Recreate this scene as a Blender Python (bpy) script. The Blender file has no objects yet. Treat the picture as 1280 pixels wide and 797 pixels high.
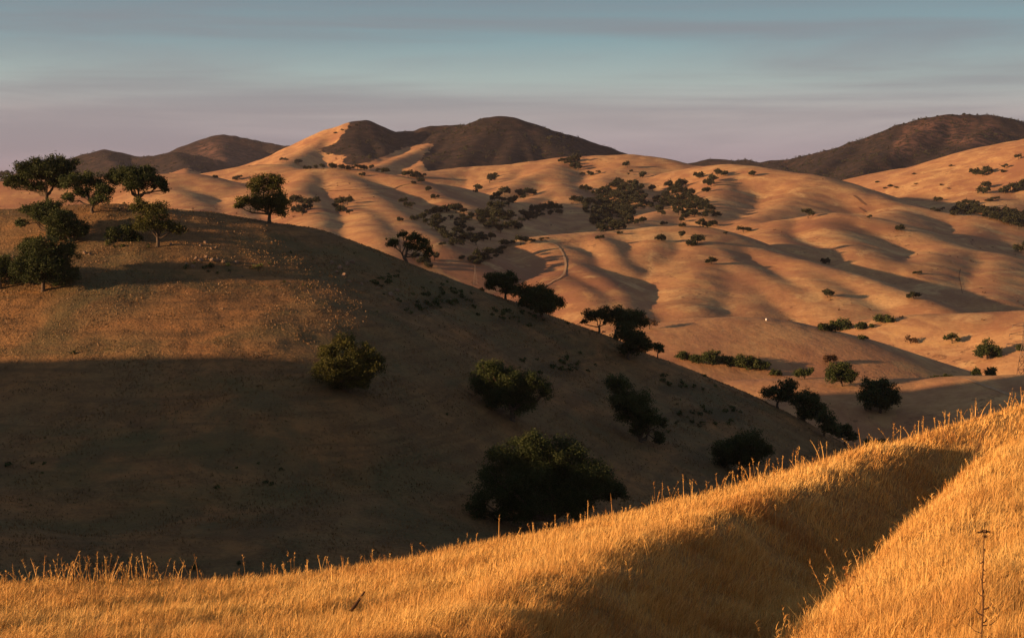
import bpy, math, random
import numpy as np
from mathutils import Vector, Matrix
R = math.radians
random.seed(5)
rng = np.random.default_rng(11)
scene = bpy.context.scene

# ------------------------------------------------------------------ camera
F, CX, HY = 1758.0, 640.0, 250.0          # focal length in photo pixels, centre column, horizon row
cam_d = bpy.data.cameras.new('camera')
cam = bpy.data.objects.new('camera', cam_d)
scene.collection.objects.link(cam)
cam.location = (0, 0, 0)
cam.rotation_euler = (R(90), 0, 0)
cam_d.sensor_width = 36
cam_d.lens = F / 1280 * 36
cam_d.shift_y = -(398.5 - HY) / 1280
cam_d.clip_start = 0.2
cam_d.clip_end = 40000
scene.camera = cam

# ------------------------------------------------------------------ light
SUN_EL, SUN_AZ = 9.0, 22.0               # elevation; degrees behind the camera's left-hand side
S = Vector((-math.cos(R(SUN_AZ)) * math.cos(R(SUN_EL)), -math.sin(R(SUN_AZ)) * math.cos(R(SUN_EL)), math.sin(R(SUN_EL))))
sl = bpy.data.lights.new('sun', 'SUN')
sl.energy = 5.0
sl.color = (1.0, 0.56, 0.27)
sl.angle = R(0.8)
so = bpy.data.objects.new('sun', sl)
scene.collection.objects.link(so)
so.rotation_euler = S.to_track_quat('Z', 'Y').to_euler()

world = bpy.data.worlds.new('World')
scene.world = world
world.use_nodes = True
wt = world.node_tree
wn, wl = wt.nodes, wt.links
wn.clear()
w_out = wn.new('ShaderNodeOutputWorld')
w_bg = wn.new('ShaderNodeBackground')
w_bg.inputs['Strength'].default_value = 0.095
wl.new(w_bg.outputs[0], w_out.inputs['Surface'])
sky = wn.new('ShaderNodeTexSky')
sky.sky_type = 'NISHITA'
sky.sun_disc = False
sky.sun_elevation = R(SUN_EL)
sky.sun_rotation = math.atan2(S.x, S.y)
sky.dust_density = 1.5
sky.ozone_density = 2.0
tc = wn.new('ShaderNodeTexCoord')
sep = wn.new('ShaderNodeSeparateXYZ')
wl.new(tc.outputs['Generated'], sep.inputs[0])
# smoky dusk air: colour of the haze layers by height above the horizon
ramp = wn.new('ShaderNodeValToRGB')
mr = wn.new('ShaderNodeMapRange')
mr.inputs['From Min'].default_value = 0.0
mr.inputs['From Max'].default_value = 0.30
wl.new(sep.outputs['Z'], mr.inputs['Value'])
wl.new(mr.outputs[0], ramp.inputs[0])
stops = [(0.0, (2.15, 1.65, 2.1)), (0.10, (2.65, 2.08, 2.38)), (0.20, (2.75, 2.4, 2.42)), (0.28, (2.3, 2.7, 2.62)),
         (0.38, (1.35, 2.05, 2.25)), (0.5, (1.05, 1.35, 1.58)), (0.7, (0.82, 1.02, 1.25)), (1.0, (0.56, 0.74, 0.95))]
er = ramp.color_ramp.elements
while len(er) < len(stops):
    er.new(0.5)
for e, (p, c) in zip(er, stops):
    e.position = p
    e.color = (*c, 1)
wmix = wn.new('ShaderNodeMix')
wmix.data_type = 'RGBA'
wmix.inputs['Factor'].default_value = 0.86
wl.new(sky.outputs[0], wmix.inputs['A'])
wl.new(ramp.outputs[0], wmix.inputs['B'])
# long thin streaks of smoke cloud
mp = wn.new('ShaderNodeMapping')
mp.inputs['Scale'].default_value = (1.2, 1.2, 15.0)
mp.inputs['Rotation'].default_value = (0.0, R(4), 0.0)
wl.new(tc.outputs['Generated'], mp.inputs[0])
ns = wn.new('ShaderNodeTexNoise')
ns.inputs['Scale'].default_value = 1.6
ns.inputs['Detail'].default_value = 6
ns.inputs['Roughness'].default_value = 0.55
ns.inputs['Distortion'].default_value = 0.5
wl.new(mp.outputs[0], ns.inputs['Vector'])
cr = wn.new('ShaderNodeMapRange')
cr.inputs['From Min'].default_value = 0.40
cr.inputs['From Max'].default_value = 0.66
cr.inputs['To Max'].default_value = 0.6
cr.interpolation_type = 'SMOOTHSTEP'
wl.new(ns.outputs[0], cr.inputs['Value'])
cm = wn.new('ShaderNodeMix')
cm.data_type = 'RGBA'
cm.inputs['B'].default_value = (1.45, 1.35, 1.5, 1)
wl.new(cr.outputs[0], cm.inputs['Factor'])
wl.new(wmix.outputs['Result'], cm.inputs['A'])
wl.new(cm.outputs['Result'], w_bg.inputs['Color'])

scene.view_settings.view_transform = 'Standard'
scene.view_settings.look = 'None'
scene.view_settings.exposure = 0.87
scene.view_settings.gamma = 1.0
scene.render.engine = 'CYCLES'
scene.cycles.max_bounces = 4
scene.cycles.diffuse_bounces = 2
scene.cycles.glossy_bounces = 1
scene.cycles.transmission_bounces = 2
scene.cycles.transparent_max_bounces = 4
scene.cycles.volume_bounces = 0
scene.cycles.use_denoising = True

# ------------------------------------------------------------------ helpers
def P(px, py, Y):
    return ((px - CX) / F * Y, Y, (HY - py) / F * Y)

def tag(o, label=None, cat=None, group=None, kind=None):
    if label: o['label'] = label
    if cat: o['category'] = cat
    if group: o['group'] = group
    if kind: o['kind'] = kind
    return o

def mesh_np(name, V, faces, mat, parent=None, smooth=False, cols=None, matidx=None):
    """faces: (n,3) or (n,4) int array"""
    me = bpy.data.meshes.new(name)
    V = np.asarray(V, dtype=np.float32)
    faces = np.asarray(faces, dtype=np.int32)
    k = faces.shape[1]
    me.vertices.add(len(V)); me.vertices.foreach_set('co', V.ravel())
    me.loops.add(faces.size); me.loops.foreach_set('vertex_index', faces.ravel())
    me.polygons.add(len(faces))
    me.polygons.foreach_set('loop_start', np.arange(0, faces.size, k, dtype=np.int32))
    me.polygons.foreach_set('loop_total', np.full(len(faces), k, dtype=np.int32))
    if smooth:
        me.polygons.foreach_set('use_smooth', np.ones(len(faces), dtype=bool))
    if cols is not None:
        for nm, arr in cols.items():
            a = me.attributes.new(nm, 'FLOAT_COLOR', 'POINT')
            c = np.ones((len(V), 4), dtype=np.float32); c[:, :arr.shape[1]] = arr
            a.data.foreach_set('color', c.ravel())
    for m in (mat if isinstance(mat, (list, tuple)) else [mat]):
        me.materials.append(m)
    if matidx is not None:
        me.polygons.foreach_set('material_index', np.asarray(matidx, dtype=np.int32))
    me.update(calc_edges=True)
    o = bpy.data.objects.new(name, me)
    scene.collection.objects.link(o)
    if parent: o.parent = parent
    return o

# gradient noise, periodic in 256 cells
_perm = np.random.default_rng(3).permutation(256)
_perm = np.concatenate([_perm, _perm])
_ang = np.random.default_rng(4).random(256) * 2 * np.pi
_gx, _gy = np.cos(_ang), np.sin(_ang)
def pnoise(x, y):
    xi = np.floor(x).astype(np.int64); yi = np.floor(y).astype(np.int64)
    xf = x - xi; yf = y - yi
    u = xf * xf * xf * (xf * (xf * 6 - 15) + 10); v = yf * yf * yf * (yf * (yf * 6 - 15) + 10)
    def g(ix, iy, fx, fy):
        h = _perm[_perm[ix & 255] + (iy & 255)]
        return _gx[h] * fx + _gy[h] * fy
    a = g(xi, yi, xf, yf); b = g(xi + 1, yi, xf - 1, yf)
    c = g(xi, yi + 1, xf, yf - 1); d = g(xi + 1, yi + 1, xf - 1, yf - 1)
    return (a + u * (b - a)) * (1 - v) + (c + u * (d - c)) * v
def fbm(x, y, o=4, gain=0.5):
    s = 0; a = 1.0
    for i in range(o):
        s = s + a * pnoise(x * 2 ** i + 17.3 * i, y * 2 ** i - 9.1 * i); a *= gain
    return s
def sstep(x, a, b):
    t = np.clip((x - a) / (b - a), 0, 1)
    return t * t * (3 - 2 * t)

# ------------------------------------------------------------------ terrain: thin-plate patches
class TPS:
    def __init__(self, pts, sc, lam=0.0):
        p = np.array(pts, float)
        self.c = p[:, :2] / sc; self.sc = sc
        n = len(p)
        d = np.sqrt(((self.c[:, None] - self.c[None]) ** 2).sum(-1))
        K = self.phi(d) + lam * np.eye(n)
        A = np.hstack([np.ones((n, 1)), self.c])
        M = np.zeros((n + 3, n + 3)); M[:n, :n] = K; M[:n, n:] = A; M[n:, :n] = A.T
        w = np.linalg.solve(M, np.concatenate([p[:, 2], np.zeros(3)]))
        self.w, self.a = w[:n], w[n:]
    @staticmethod
    def phi(d):
        return np.where(d > 1e-9, d * d * np.log(np.maximum(d, 1e-9)), 0)
    def __call__(self, X, Y):
        x = X / self.sc; y = Y / self.sc
        h = self.a[0] + self.a[1] * x + self.a[2] * y
        for (cx, cy), w in zip(self.c, self.w):
            r2 = (x - cx) ** 2 + (y - cy) ** 2
            h = h + w * 0.5 * r2 * np.log(np.maximum(r2, 1e-12))
        return h

# foreground slope under the camera: (px, py, distance)
FG = [(0, 797, 14), (150, 797, 13.5), (300, 797, 12.8), (450, 797, 12.1), (560, 797, 11.6),
      (0, 755, 18.5), (200, 752, 18), (400, 748, 17.5), (580, 737, 17.2),
      (0, 733, 23), (200, 732, 24), (330, 722, 26), (500, 700, 26), (700, 664, 25), (800, 646, 27),
      (0, 724, 27), (160, 724, 28), (330, 718, 30), (470, 700, 31), (640, 666, 32), (850, 617, 34), (950, 593, 36), (1050, 571, 39),
      (1130, 546, 41), (1200, 522, 43), (1290, 500, 44), (1450, 465, 46)]
FGz = [P(*p) for p in FG]
# cross-sections of the brow, the swale and the near mound: distance, then (x, z) pairs
SEC = [(10.5, [(-1.6, -3.40), (-.4, -3.27), (.5, -3.50), (1.35, -3.72), (1.9, -3.50), (2.3, -3.18), (4.0, -2.80)]),
       (13, [(-1.2, -3.93), (.35, -3.73), (1.2, -3.98), (2.1, -4.20), (2.7, -3.92), (3.1, -3.59), (4.9, -3.18)]),
       (17, [(0, -4.56), (1.4, -4.38), (2.3, -4.70), (3.3, -4.99), (4.0, -4.65), (4.54, -4.16), (6.5, -3.78)]),
       (23, [(1.6, -5.50), (3.3, -5.28), (4.3, -5.65), (5.4, -6.02), (6.2, -5.55), (6.8, -4.84), (8.8, -4.45)]),
       (28, [(3.6, -6.17), (5.3, -5.95), (6.4, -6.36), (7.5, -6.75), (8.2, -6.2), (8.76, -5.4), (10.7, -4.95)]),
       (33, [(6.4, -6.57), (8.2, -6.36), (9.1, -6.68), (9.9, -6.98), (10.6, -6.5), (11.2, -5.8), (13.0, -5.35)]),
       (38, [(9.8, -6.62), (11.5, -6.45), (12.2, -6.65), (12.8, -6.8), (13.6, -6.35), (15, -5.9), (16.5, -5.75)])]
_sy = np.array([a for a, b in SEC]); _sp = np.array([b for a, b in SEC])
_sp[:, 2:5, 1] -= np.array([.20, .24, .10])
_sp[:, :2, 0] -= .45
_sp[:, 1, 1] += .03
_sp[:, 2:6, 0] -= np.array([.35, .5, .22, -.08])
def _cubic(t):                                # catmull-rom through the sections
    i = int(np.clip(np.searchsorted(_sy, t) - 1, 0, len(_sy) - 2))
    u = (t - _sy[i]) / (_sy[i + 1] - _sy[i])
    a, b = _sp[i], _sp[i + 1]
    ma = (_sp[i + 1] - _sp[max(i - 1, 0)]) / (_sy[i + 1] - _sy[max(i - 1, 0)]) * (_sy[i + 1] - _sy[i])
    mb = (_sp[min(i + 2, len(_sy) - 1)] - _sp[i]) / (_sy[min(i + 2, len(_sy) - 1)] - _sy[i]) * (_sy[i + 1] - _sy[i])
    return (2 * u**3 - 3 * u * u + 1) * a + (u**3 - 2 * u * u + u) * ma + (-2 * u**3 + 3 * u * u) * b + (u**3 - u * u) * mb
for Yd in np.concatenate([np.arange(10.5, 17, .9), np.arange(17, 38.1, 1.5)]):
    FGz += [(x, Yd, z) for x, z in _cubic(Yd)]
FGz += [(-1.0, 8.0, -2.75), (2.0, 6, -2.1), (0, 0, -1.75), (-10, 0, -3.4), (10, 0, -0.9), (0, -20, -1.0), (-25, -10, -5), (25, -10, 0.5),
        (-16, 20, -6.9), (-20, 30, -9.5), (22, 34, -4.9), (18, 20, -2.9), (28, 15, -1.2),
        # beyond the brow
        (-12, 42, -14), (0, 45, -13.5), (12, 52, -13), (24, 58, -11.5), (-25, 50, -20), (0, 62, -24), (20, 72, -22), (45, 60, -14),
        (-60, 30, -22), (60, 20, -1), (0, -60, 0), (-60, -30, -12), (60, -30, 3), (0, 80, -34), (-40, 80, -36), (45, 85, -28)]
tpsF = TPS(FGz, 20.0, 0.0001)

NH = [ # near hill surface
      (0, 262, 268), (60, 257, 266), (130, 255, 266), (210, 259, 268), (300, 269, 272), (370, 283, 276), (440, 301, 280), (520, 331, 284), (600, 363, 288),
      (680, 393, 292), (740, 411, 296), (800, 438, 298), (850, 456, 300), (900, 476, 302), (950, 500, 304), (1000, 526, 304), (1050, 552, 302), (1090, 575, 300),
      (0, 300, 248), (150, 300, 246), (300, 310, 250), (420, 330, 255), (540, 365, 265),
      (0, 350, 230), (150, 355, 228), (300, 360, 231), (450, 380, 230), (600, 410, 255), (720, 450, 270),
      (0, 420, 212), (150, 420, 208), (300, 425, 207), (450, 440, 208), (600, 470, 222), (750, 500, 246), (900, 530, 262), (1000, 560, 274),
      (0, 500, 190), (150, 505, 186), (300, 505, 184), (450, 515, 187), (600, 540, 199), (750, 560, 219), (900, 585, 232),
      (0, 590, 165), (150, 595, 163), (300, 595, 167), (450, 600, 172), (600, 620, 178), (750, 640, 188), (900, 640, 200),
      (100, 665, 150), (300, 680, 146), (500, 690, 148), (700, 700, 158),
      (0, 648, 148), (60, 668, 144), (140, 695, 139), (240, 722, 136), (400, 740, 135), (0, 690, 128), (100, 715, 124)]
NHz = [P(*p) for p in NH]
NHz += [(-170, 270, -10), (-160, 298, -23), (-210, 300, -28), (-130, 296, -17), (-170, 220, -22), (-160, 160, -34), (-250, 260, -26), (-250, 180, -38), (-90, 110, -38), (-150, 100, -40),
        (-110, 330, -36), (-60, 335, -40), (0, 350, -46), (40, 355, -62), (90, 350, -76), (-180, 340, -40), (-60, 400, -68), (0, 420, -75), (60, 420, -88),
        (120, 300, -72), (130, 240, -66), (100, 200, -56), (60, 160, -46), (0, 110, -39), (60, 100, -36), (120, 120, -42), (0, 60, -36), (-60, 60, -38), (60, 50, -32),
        (-250, 60, -45), (180, 200, -66), (180, 60, -45), (0, -60, -50), (-150, -50, -60), (150, -60, -50)]
tpsN = TPS(NHz, 120.0, 0.0006)

# ------------------------------------------------------------------ terrain: far ridges  (name: slope, roundness, [(px, py, distance)...])
RID = []
def ridge(s, r, pts):
    RID.append((s, r, [P(*p) for p in pts]))
# low hills just behind the near one
ridge(.24, 22, [(800, 505, 420), (880, 489, 410), (930, 478, 402), (1000, 474, 400), (1080, 474, 400), (1160, 474, 398), (1220, 472, 392), (1290, 470, 385), (1500, 455, 360), (1900, 440, 330)])
ridge(.25, 26, [(720, 445, 500), (780, 420, 520), (830, 408, 530), (880, 399, 540), (940, 397, 545), (1000, 409, 540), (1060, 430, 530), (1120, 455, 520), (1165, 474, 510), (1230, 500, 500)])
ridge(.22, 30, [(1000, 440, 820), (1040, 428, 810), (1075, 415, 800), (1120, 399, 790), (1160, 393, 780), (1220, 390, 770), (1290, 388, 760), (1500, 375, 700), (1900, 360, 640)])
ridge(.2, 20, [(800, 408, 900), (840, 400, 850), (880, 398, 800), (930, 400, 760)])
# spur with the trail, and the bowl to the right of it
ridge(.28, 26, [(440, 395, 930), (500, 370, 960), (556, 343, 1000), (610, 322, 1030), (660, 300, 1050), (700, 293, 1070), (750, 289, 1090), (800, 285, 1100), (850, 282, 1110), (880, 284, 1110)])
ridge(.30, 22, [(665, 299, 1050), (698, 309, 1010), (707, 325, 970), (700, 343, 920), (670, 360, 880), (630, 380, 840)])
ridge(.30, 14, [(707, 325, 970), (735, 337, 930), (760, 356, 890), (775, 375, 850), (780, 392, 820)])
ridge(.28, 12, [(740, 290, 1085), (758, 302, 1040), (768, 316, 1000), (772, 328, 970)])
ridge(.24, 12, [(700, 343, 920), (730, 362, 870), (750, 384, 830)])
ridge(.28, 22, [(815, 285, 1105), (815, 305, 1040), (805, 320, 1000)])
ridge(.26, 24, [(872, 284, 1110), (880, 300, 1060), (878, 325, 990), (862, 350, 920), (850, 375, 860)])
ridge(.26, 16, [(878, 310, 1030), (850, 330, 980), (832, 342, 950)])
ridge(.26, 20, [(880, 305, 1060), (905, 320, 1010), (935, 338, 960), (970, 354, 920), (1010, 374, 880), (1067, 400, 830)])
ridge(.22, 20, [(905, 340, 960), (920, 365, 900), (930, 390, 850)])
ridge(.28, 22, [(860, 283, 1110), (909, 300, 1085), (945, 311, 1050), (977, 320, 1020), (1022, 332, 980), (1080, 349, 930), (1135, 369, 880), (1184, 389, 840)])
ridge(.22, 20, [(1000, 328, 1000), (1020, 350, 930), (1060, 378, 870)])
# right-hand hills
ridge(.25, 34, [(930, 288, 1330), (970, 278, 1350), (1012, 271, 1370), (1046, 267, 1360), (1087, 273, 1330), (1135, 291, 1280), (1187, 309, 1220), (1235, 316, 1200), (1290, 333, 1170), (1450, 350, 1100), (1900, 370, 1000)])
ridge(.26, 30, [(1187, 309, 1220), (1155, 322, 1130), (1140, 345, 1050), (1150, 368, 990)])
ridge(.24, 26, [(1235, 316, 1200), (1240, 340, 1090), (1230, 370, 980)])
ridge(.24, 26, [(1046, 267, 1360), (1035, 285, 1260), (1060, 305, 1170), (1085, 320, 1110)])
ridge(.24, 22, [(980, 277, 1350), (970, 290, 1260), (985, 305, 1160)])
ridge(.25, 40, [(800, 225, 1950), (860, 212, 1920), (916, 206, 1880), (957, 211, 1820), (1005, 219, 1760), (1046, 233, 1700), (1087, 247, 1640), (1132, 259, 1590), (1173, 266, 1550), (1218, 271, 1530), (1252, 283, 1510), (1290, 295, 1490), (1450, 315, 1400), (1900, 335, 1250)])
ridge(.26, 30, [(916, 206, 1880), (905, 228, 1740), (890, 250, 1580), (875, 272, 1420)])
ridge(.25, 34, [(1005, 219, 1760), (1000, 240, 1650), (975, 258, 1540), (940, 275, 1400)])
ridge(.24, 30, [(1132, 259, 1590), (1110, 266, 1500), (1085, 275, 1400)])
ridge(.24, 30, [(1218, 271, 1530), (1205, 288, 1430), (1190, 300, 1330)])
ridge(.24, 26, [(1252, 283, 1510), (1262, 300, 1400), (1275, 318, 1300)])
ridge(.26, 50, [(960, 262, 2350), (1020, 243, 2350), (1050, 233, 2350), (1087, 219, 2350), (1132, 211, 2320), (1184, 206, 2280), (1228, 188, 2230), (1280, 175, 2180), (1450, 150, 2100), (1900, 130, 1900)])
ridge(.26, 40, [(1228, 188, 2230), (1245, 212, 2080), (1240, 240, 1900), (1225, 258, 1780)])
ridge(.24, 40, [(1132, 211, 2320), (1140, 232, 2130), (1160, 250, 1930)])
ridge(.26, 30, [(1280, 215, 2050), (1272, 245, 1880), (1240, 262, 1750)])
# centre hills
ridge(.25, 40, [(440, 232, 1950), (480, 222, 2000), (530, 215, 2050), (580, 209, 2100), (640, 205, 2100), (690, 199, 2110), (730, 195, 2110), (790, 194, 2100), (830, 200, 2070), (860, 207, 2050), (916, 212, 2000), (1000, 240, 1950)])
ridge(.28, 30, [(702, 198, 2110), (690, 212, 1980), (700, 228, 1840), (712, 245, 1700), (722, 262, 1560), (728, 280, 1420)])
ridge(.26, 26, [(690, 212, 1980), (660, 222, 1880), (640, 232, 1800), (600, 252, 1650)])
ridge(.26, 20, [(700, 235, 1790), (670, 246, 1690), (640, 256, 1600)])
ridge(.28, 26, [(645, 213, 2050), (620, 228, 1900), (597, 243, 1760), (596, 258, 1640)])
ridge(.25, 22, [(712, 250, 1660), (680, 268, 1500), (640, 285, 1370), (600, 300, 1250), (560, 322, 1130)])
ridge(.26, 30, [(790, 194, 2100), (770, 212, 1980), (755, 226, 1860)])
ridge(.26, 30, [(820, 198, 2090), (800, 215, 1970), (790, 235, 1800), (800, 250, 1680), (790, 262, 1560)])
ridge(.26, 30, [(870, 209, 2040), (855, 225, 1900), (868, 240, 1760)])
ridge(.22, 22, [(840, 262, 1500), (800, 275, 1380), (770, 285, 1280)])
# left-centre hills
ridge(.26, 34, [(300, 250, 1450), (330, 232, 1480), (351, 221, 1500), (398, 211, 1520), (442, 211, 1520), (483, 218, 1480), (514, 228, 1430), (537, 242, 1370), (571, 255, 1300), (600, 272, 1220)])
ridge(.27, 26, [(425, 211, 1520), (450, 235, 1330), (478, 255, 1180), (505, 278, 1060), (530, 300, 960)])
ridge(.27, 20, [(398, 211, 1520), (378, 235, 1330), (390, 255, 1180), (400, 275, 1060), (400, 300, 960)])
ridge(.27, 18, [(440, 250, 1250), (452, 262, 1140), (470, 282, 1020), (480, 305, 930)])
ridge(.25, 26, [(351, 221, 1500), (320, 240, 1360), (300, 260, 1220), (340, 290, 1040)])
ridge(.22, 22, [(540, 243, 1370), (572, 268, 1240), (585, 285, 1160), (560, 310, 1060)])
ridge(.22, 22, [(514, 228, 1480), (560, 232, 1560), (600, 248, 1500)])
ridge(.24, 40, [(-400, 245, 1500), (-100, 240, 1500), (0, 227, 1500), (60, 223, 1500), (130, 221, 1500), (203, 218, 1500), (237, 217, 1490), (271, 229, 1430), (310, 250, 1350)])
ridge(.24, 30, [(203, 218, 1500), (220, 240, 1350), (250, 262, 1200)])
ridge(.24, 40, [(225, 235, 1950), (254, 220, 1950), (298, 210, 1950), (330, 205, 1950), (365, 209, 1900), (420, 216, 1850), (470, 225, 1800)])
# mountains
ridge(.36, 30, [(600, 153, 2850), (582, 180, 2650), (556, 205, 2400)])
ridge(.36, 30, [(628, 148, 2800), (618, 175, 2600), (602, 205, 2380)])
ridge(.36, 30, [(642, 151, 2800), (656, 178, 2600), (668, 204, 2400)])
ridge(.36, 30, [(675, 161, 2800), (702, 184, 2600), (722, 200, 2450)])
ridge(.36, 30, [(460, 153, 2800), (472, 178, 2650), (482, 200, 2450)])
ridge(.36, 30, [(505, 163, 2880), (516, 176, 2750), (522, 190, 2600)])
ridge(.36, 40, [(1160, 148, 3400), (1165, 175, 3200), (1150, 205, 2900)])
ridge(.36, 40, [(1205, 144, 3400), (1200, 165, 3250), (1180, 200, 2950)])
ridge(.36, 40, [(1270, 152, 3400), (1262, 170, 3250), (1250, 190, 3050)])
ridge(.36, 40, [(1040, 188, 3500), (1020, 205, 3300), (990, 222, 3050)])
ridge(.34, 60, [(200, 240, 2900), (283, 213, 2900), (350, 194, 2850), (400, 172, 2800), (435, 156, 2800), (457, 153, 2800), (490, 163, 2850), (520, 163, 2900), (545, 158, 2900), (575, 157, 2900), (600, 155, 2850), (626, 144, 2800), (660, 156, 2800), (700, 167, 2800), (740, 179, 2800), (786, 192, 2800), (850, 210, 2800), (1000, 240, 2800)])
ridge(.34, 50, [(457, 153, 2800), (440, 178, 2620), (460, 198, 2430)])
ridge(.32, 50, [(415, 165, 2800), (380, 190, 2560), (350, 207, 2350)])
ridge(.32, 40, [(572, 157, 2900), (540, 178, 2680), (500, 197, 2440), (455, 212, 2200)])
ridge(.32, 40, [(600, 165, 2780), (560, 190, 2520), (520, 208, 2300)])
ridge(.34, 50, [(625, 147, 2800), (600, 175, 2580), (570, 205, 2330)])
ridge(.34, 40, [(640, 152, 2800), (640, 180, 2560), (630, 204, 2350)])
ridge(.34, 50, [(660, 155, 2800), (690, 185, 2560), (700, 205, 2400)])
ridge(.3, 140, [(-500, 230, 3700), (-100, 232, 3700), (40, 217, 3650), (90, 199, 3600), (130, 190, 3600), (160, 193, 3600), (185, 195, 3560), (220, 192, 3500), (250, 197, 3450), (283, 212, 3400), (340, 230, 3300)])
ridge(.32, 50, [(130, 190, 3600), (150, 212, 3200)])
ridge(.32, 50, [(220, 192, 3500), (235, 212, 3100)])
ridge(.34, 60, [(150, 225, 4300), (190, 205, 4250), (225, 190, 4200), (260, 173, 4200), (290, 169, 4200), (330, 178, 4200), (375, 184, 4100), (430, 205, 4000)])
ridge(.34, 50, [(275, 171, 4200), (280, 195, 3800), (300, 212, 3500)])
ridge(.3, 60, [(700, 210, 3500), (760, 196, 3500), (790, 196, 3500), (820, 199, 3500), (850, 206, 3500), (900, 225, 3500)])
ridge(.36, 60, [(820, 222, 3700), (862, 206, 3700), (880, 200, 3700), (920, 200, 3650), (960, 203, 3600), (1000, 196, 3550), (1040, 188, 3500), (1080, 175, 3450), (1120, 160, 3400), (1160, 148, 3400), (1200, 144, 3400), (1240, 144, 3400), (1280, 155, 3400), (1340, 172, 3300), (1500, 190, 3200), (1900, 215, 3000)])
ridge(.36, 50, [(1180, 146, 3400), (1140, 172, 3150), (1090, 200, 2900), (1060, 225, 2700)])
ridge(.36, 50, [(1245, 144, 3400), (1220, 170, 3150), (1190, 195, 2900), (1150, 210, 2700)])
ridge(.34, 50, [(1080, 175, 3450), (1040, 200, 3150), (1010, 225, 2900)])
ridge(.34, 50, [(1130, 158, 3400), (1105, 182, 3200), (1075, 205, 3000)])
ridge(.34, 50, [(960, 203, 3600), (985, 214, 3300), (1000, 230, 3000)])
# hills outside the frame that shade the lower part of the near hill
def shade_ridge(s, r, pts, t):
    out = []
    for (px, py, Y), tt in zip(pts, t):
        p = Vector(P(px, py, Y)) + S * tt + Vector((0, 0, -2.0))
        out.append(tuple(p))
    RID.append((s, r, out))
shade_ridge(.75, 4, [(-420, 480, 196), (-200, 480, 198), (-60, 484, 196), (0, 476, 196), (60, 466, 198), (130, 462, 199), (250, 461, 196), (400, 462, 198), (520, 470, 204)], [150, 150, 150, 150, 150, 150, 150, 150, 150])
RID.append((.35, 14, [(-160, 143, 0), (-150, 125, -4), (-145, 100, -6), (-140, 70, -8), (-140, 30, -12)]))
# distant country all round
RID.append((.2, 60, [(-900, 900, -20), (-1300, 200, -10), (-1100, -600, -20), (-300, -1000, -30), (500, -900, -20), (1200, -400, 0), (1300, 400, 0)]))
RID.append((.2, 60, [(-2000, 3000, 60), (-2800, 1500, 30), (-2800, -500, 20), (-1500, -2500, 30), (1000, -2800, 40), (3000, -1500, 40), (3200, 900, 60)]))

def catmull(pts, n=3):
    p = np.array(pts, float)
    if len(p) < 3:
        return p
    q = np.vstack([2 * p[0] - p[1], p, 2 * p[-1] - p[-2]])
    out = []
    for i in range(1, len(q) - 2):
        for k in range(n):
            t = k / n
            out.append(0.5 * ((2 * q[i]) + (-q[i - 1] + q[i + 1]) * t + (2 * q[i - 1] - 5 * q[i] + 4 * q[i + 1] - q[i + 2]) * t * t + (-q[i - 1] + 3 * q[i] - 3 * q[i + 1] + q[i + 2]) * t ** 3))
    out.append(p[-1])
    return np.array(out)
RIDC = [(s * (1.45 if r < 35 else 1.35), r * (.85 if max(q[1] for q in p) < 2400 else .4), catmull(p)) for s, r, p in RID]

def h_far(X, Y):
    D = np.hypot(X, Y)
    k = np.clip(0.0010 * D, 0.5, 5.0)
    # domain warp gives the ridges an eroded, wandering look
    wx = X + 9 * sstep(D, 500, 1500) * pnoise(X / 120, Y / 120) + 3 * pnoise(X / 37, Y / 37 + 9)
    wy = Y + 9 * sstep(D, 500, 1500) * pnoise(X / 120 + 40, Y / 120 - 7) + 3 * pnoise(X / 37 + 5, Y / 37 - 9)
    base = -105 + 18 * fbm(X / 500, Y / 500, 3) - 45 * sstep(D, 600, 200) - 30 * sstep(D, 2200, 5000)
    acc = base / k
    for s, r, p in RIDC:
        reach = 260 / s * 0.55
        lo, hi = p[:, :2].min(0) - reach, p[:, :2].max(0) + reach
        m = np.nonzero((wx > lo[0]) & (wx < hi[0]) & (wy > lo[1]) & (wy < hi[1]))[0]
        if len(m) == 0:
            continue
        x, y = wx[m], wy[m]
        best = np.full(len(m), -1e9)
        for a, b in zip(p[:-1], p[1:]):
            dx, dy = b[0] - a[0], b[1] - a[1]
            t = np.clip(((x - a[0]) * dx + (y - a[1]) * dy) / (dx * dx + dy * dy + 1e-9), 0, 1)
            d2 = (x - a[0] - t * dx) ** 2 + (y - a[1] - t * dy) ** 2
            np.maximum(best, a[2] + t * (b[2] - a[2]) - s * (np.sqrt(d2 + r * r) - r), out=best)
        acc[m] = np.logaddexp(acc[m], best / k[m])
    h = acc * k
    # rills and gullies down the flanks
    amp = sstep(D, 350, 900)
    h = h + amp * (1.0 * fbm(X / 80, Y / 80, 4, .45) - .4 * sstep(.22 - np.abs(pnoise(X / 70 + .5 * pnoise(X / 60, Y / 60), Y / 170)), 0, .22)) + sstep(D, 2300, 3000) * (3.5 * fbm(X / 190, Y / 190, 4, .5) - 11 * np.abs(pnoise(X / 150 + .5 * pnoise(X / 120, Y / 120), Y / 420)) - 7 * np.abs(pnoise(X / 55 + 3, Y / 150)) + 3)
    return h

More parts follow.
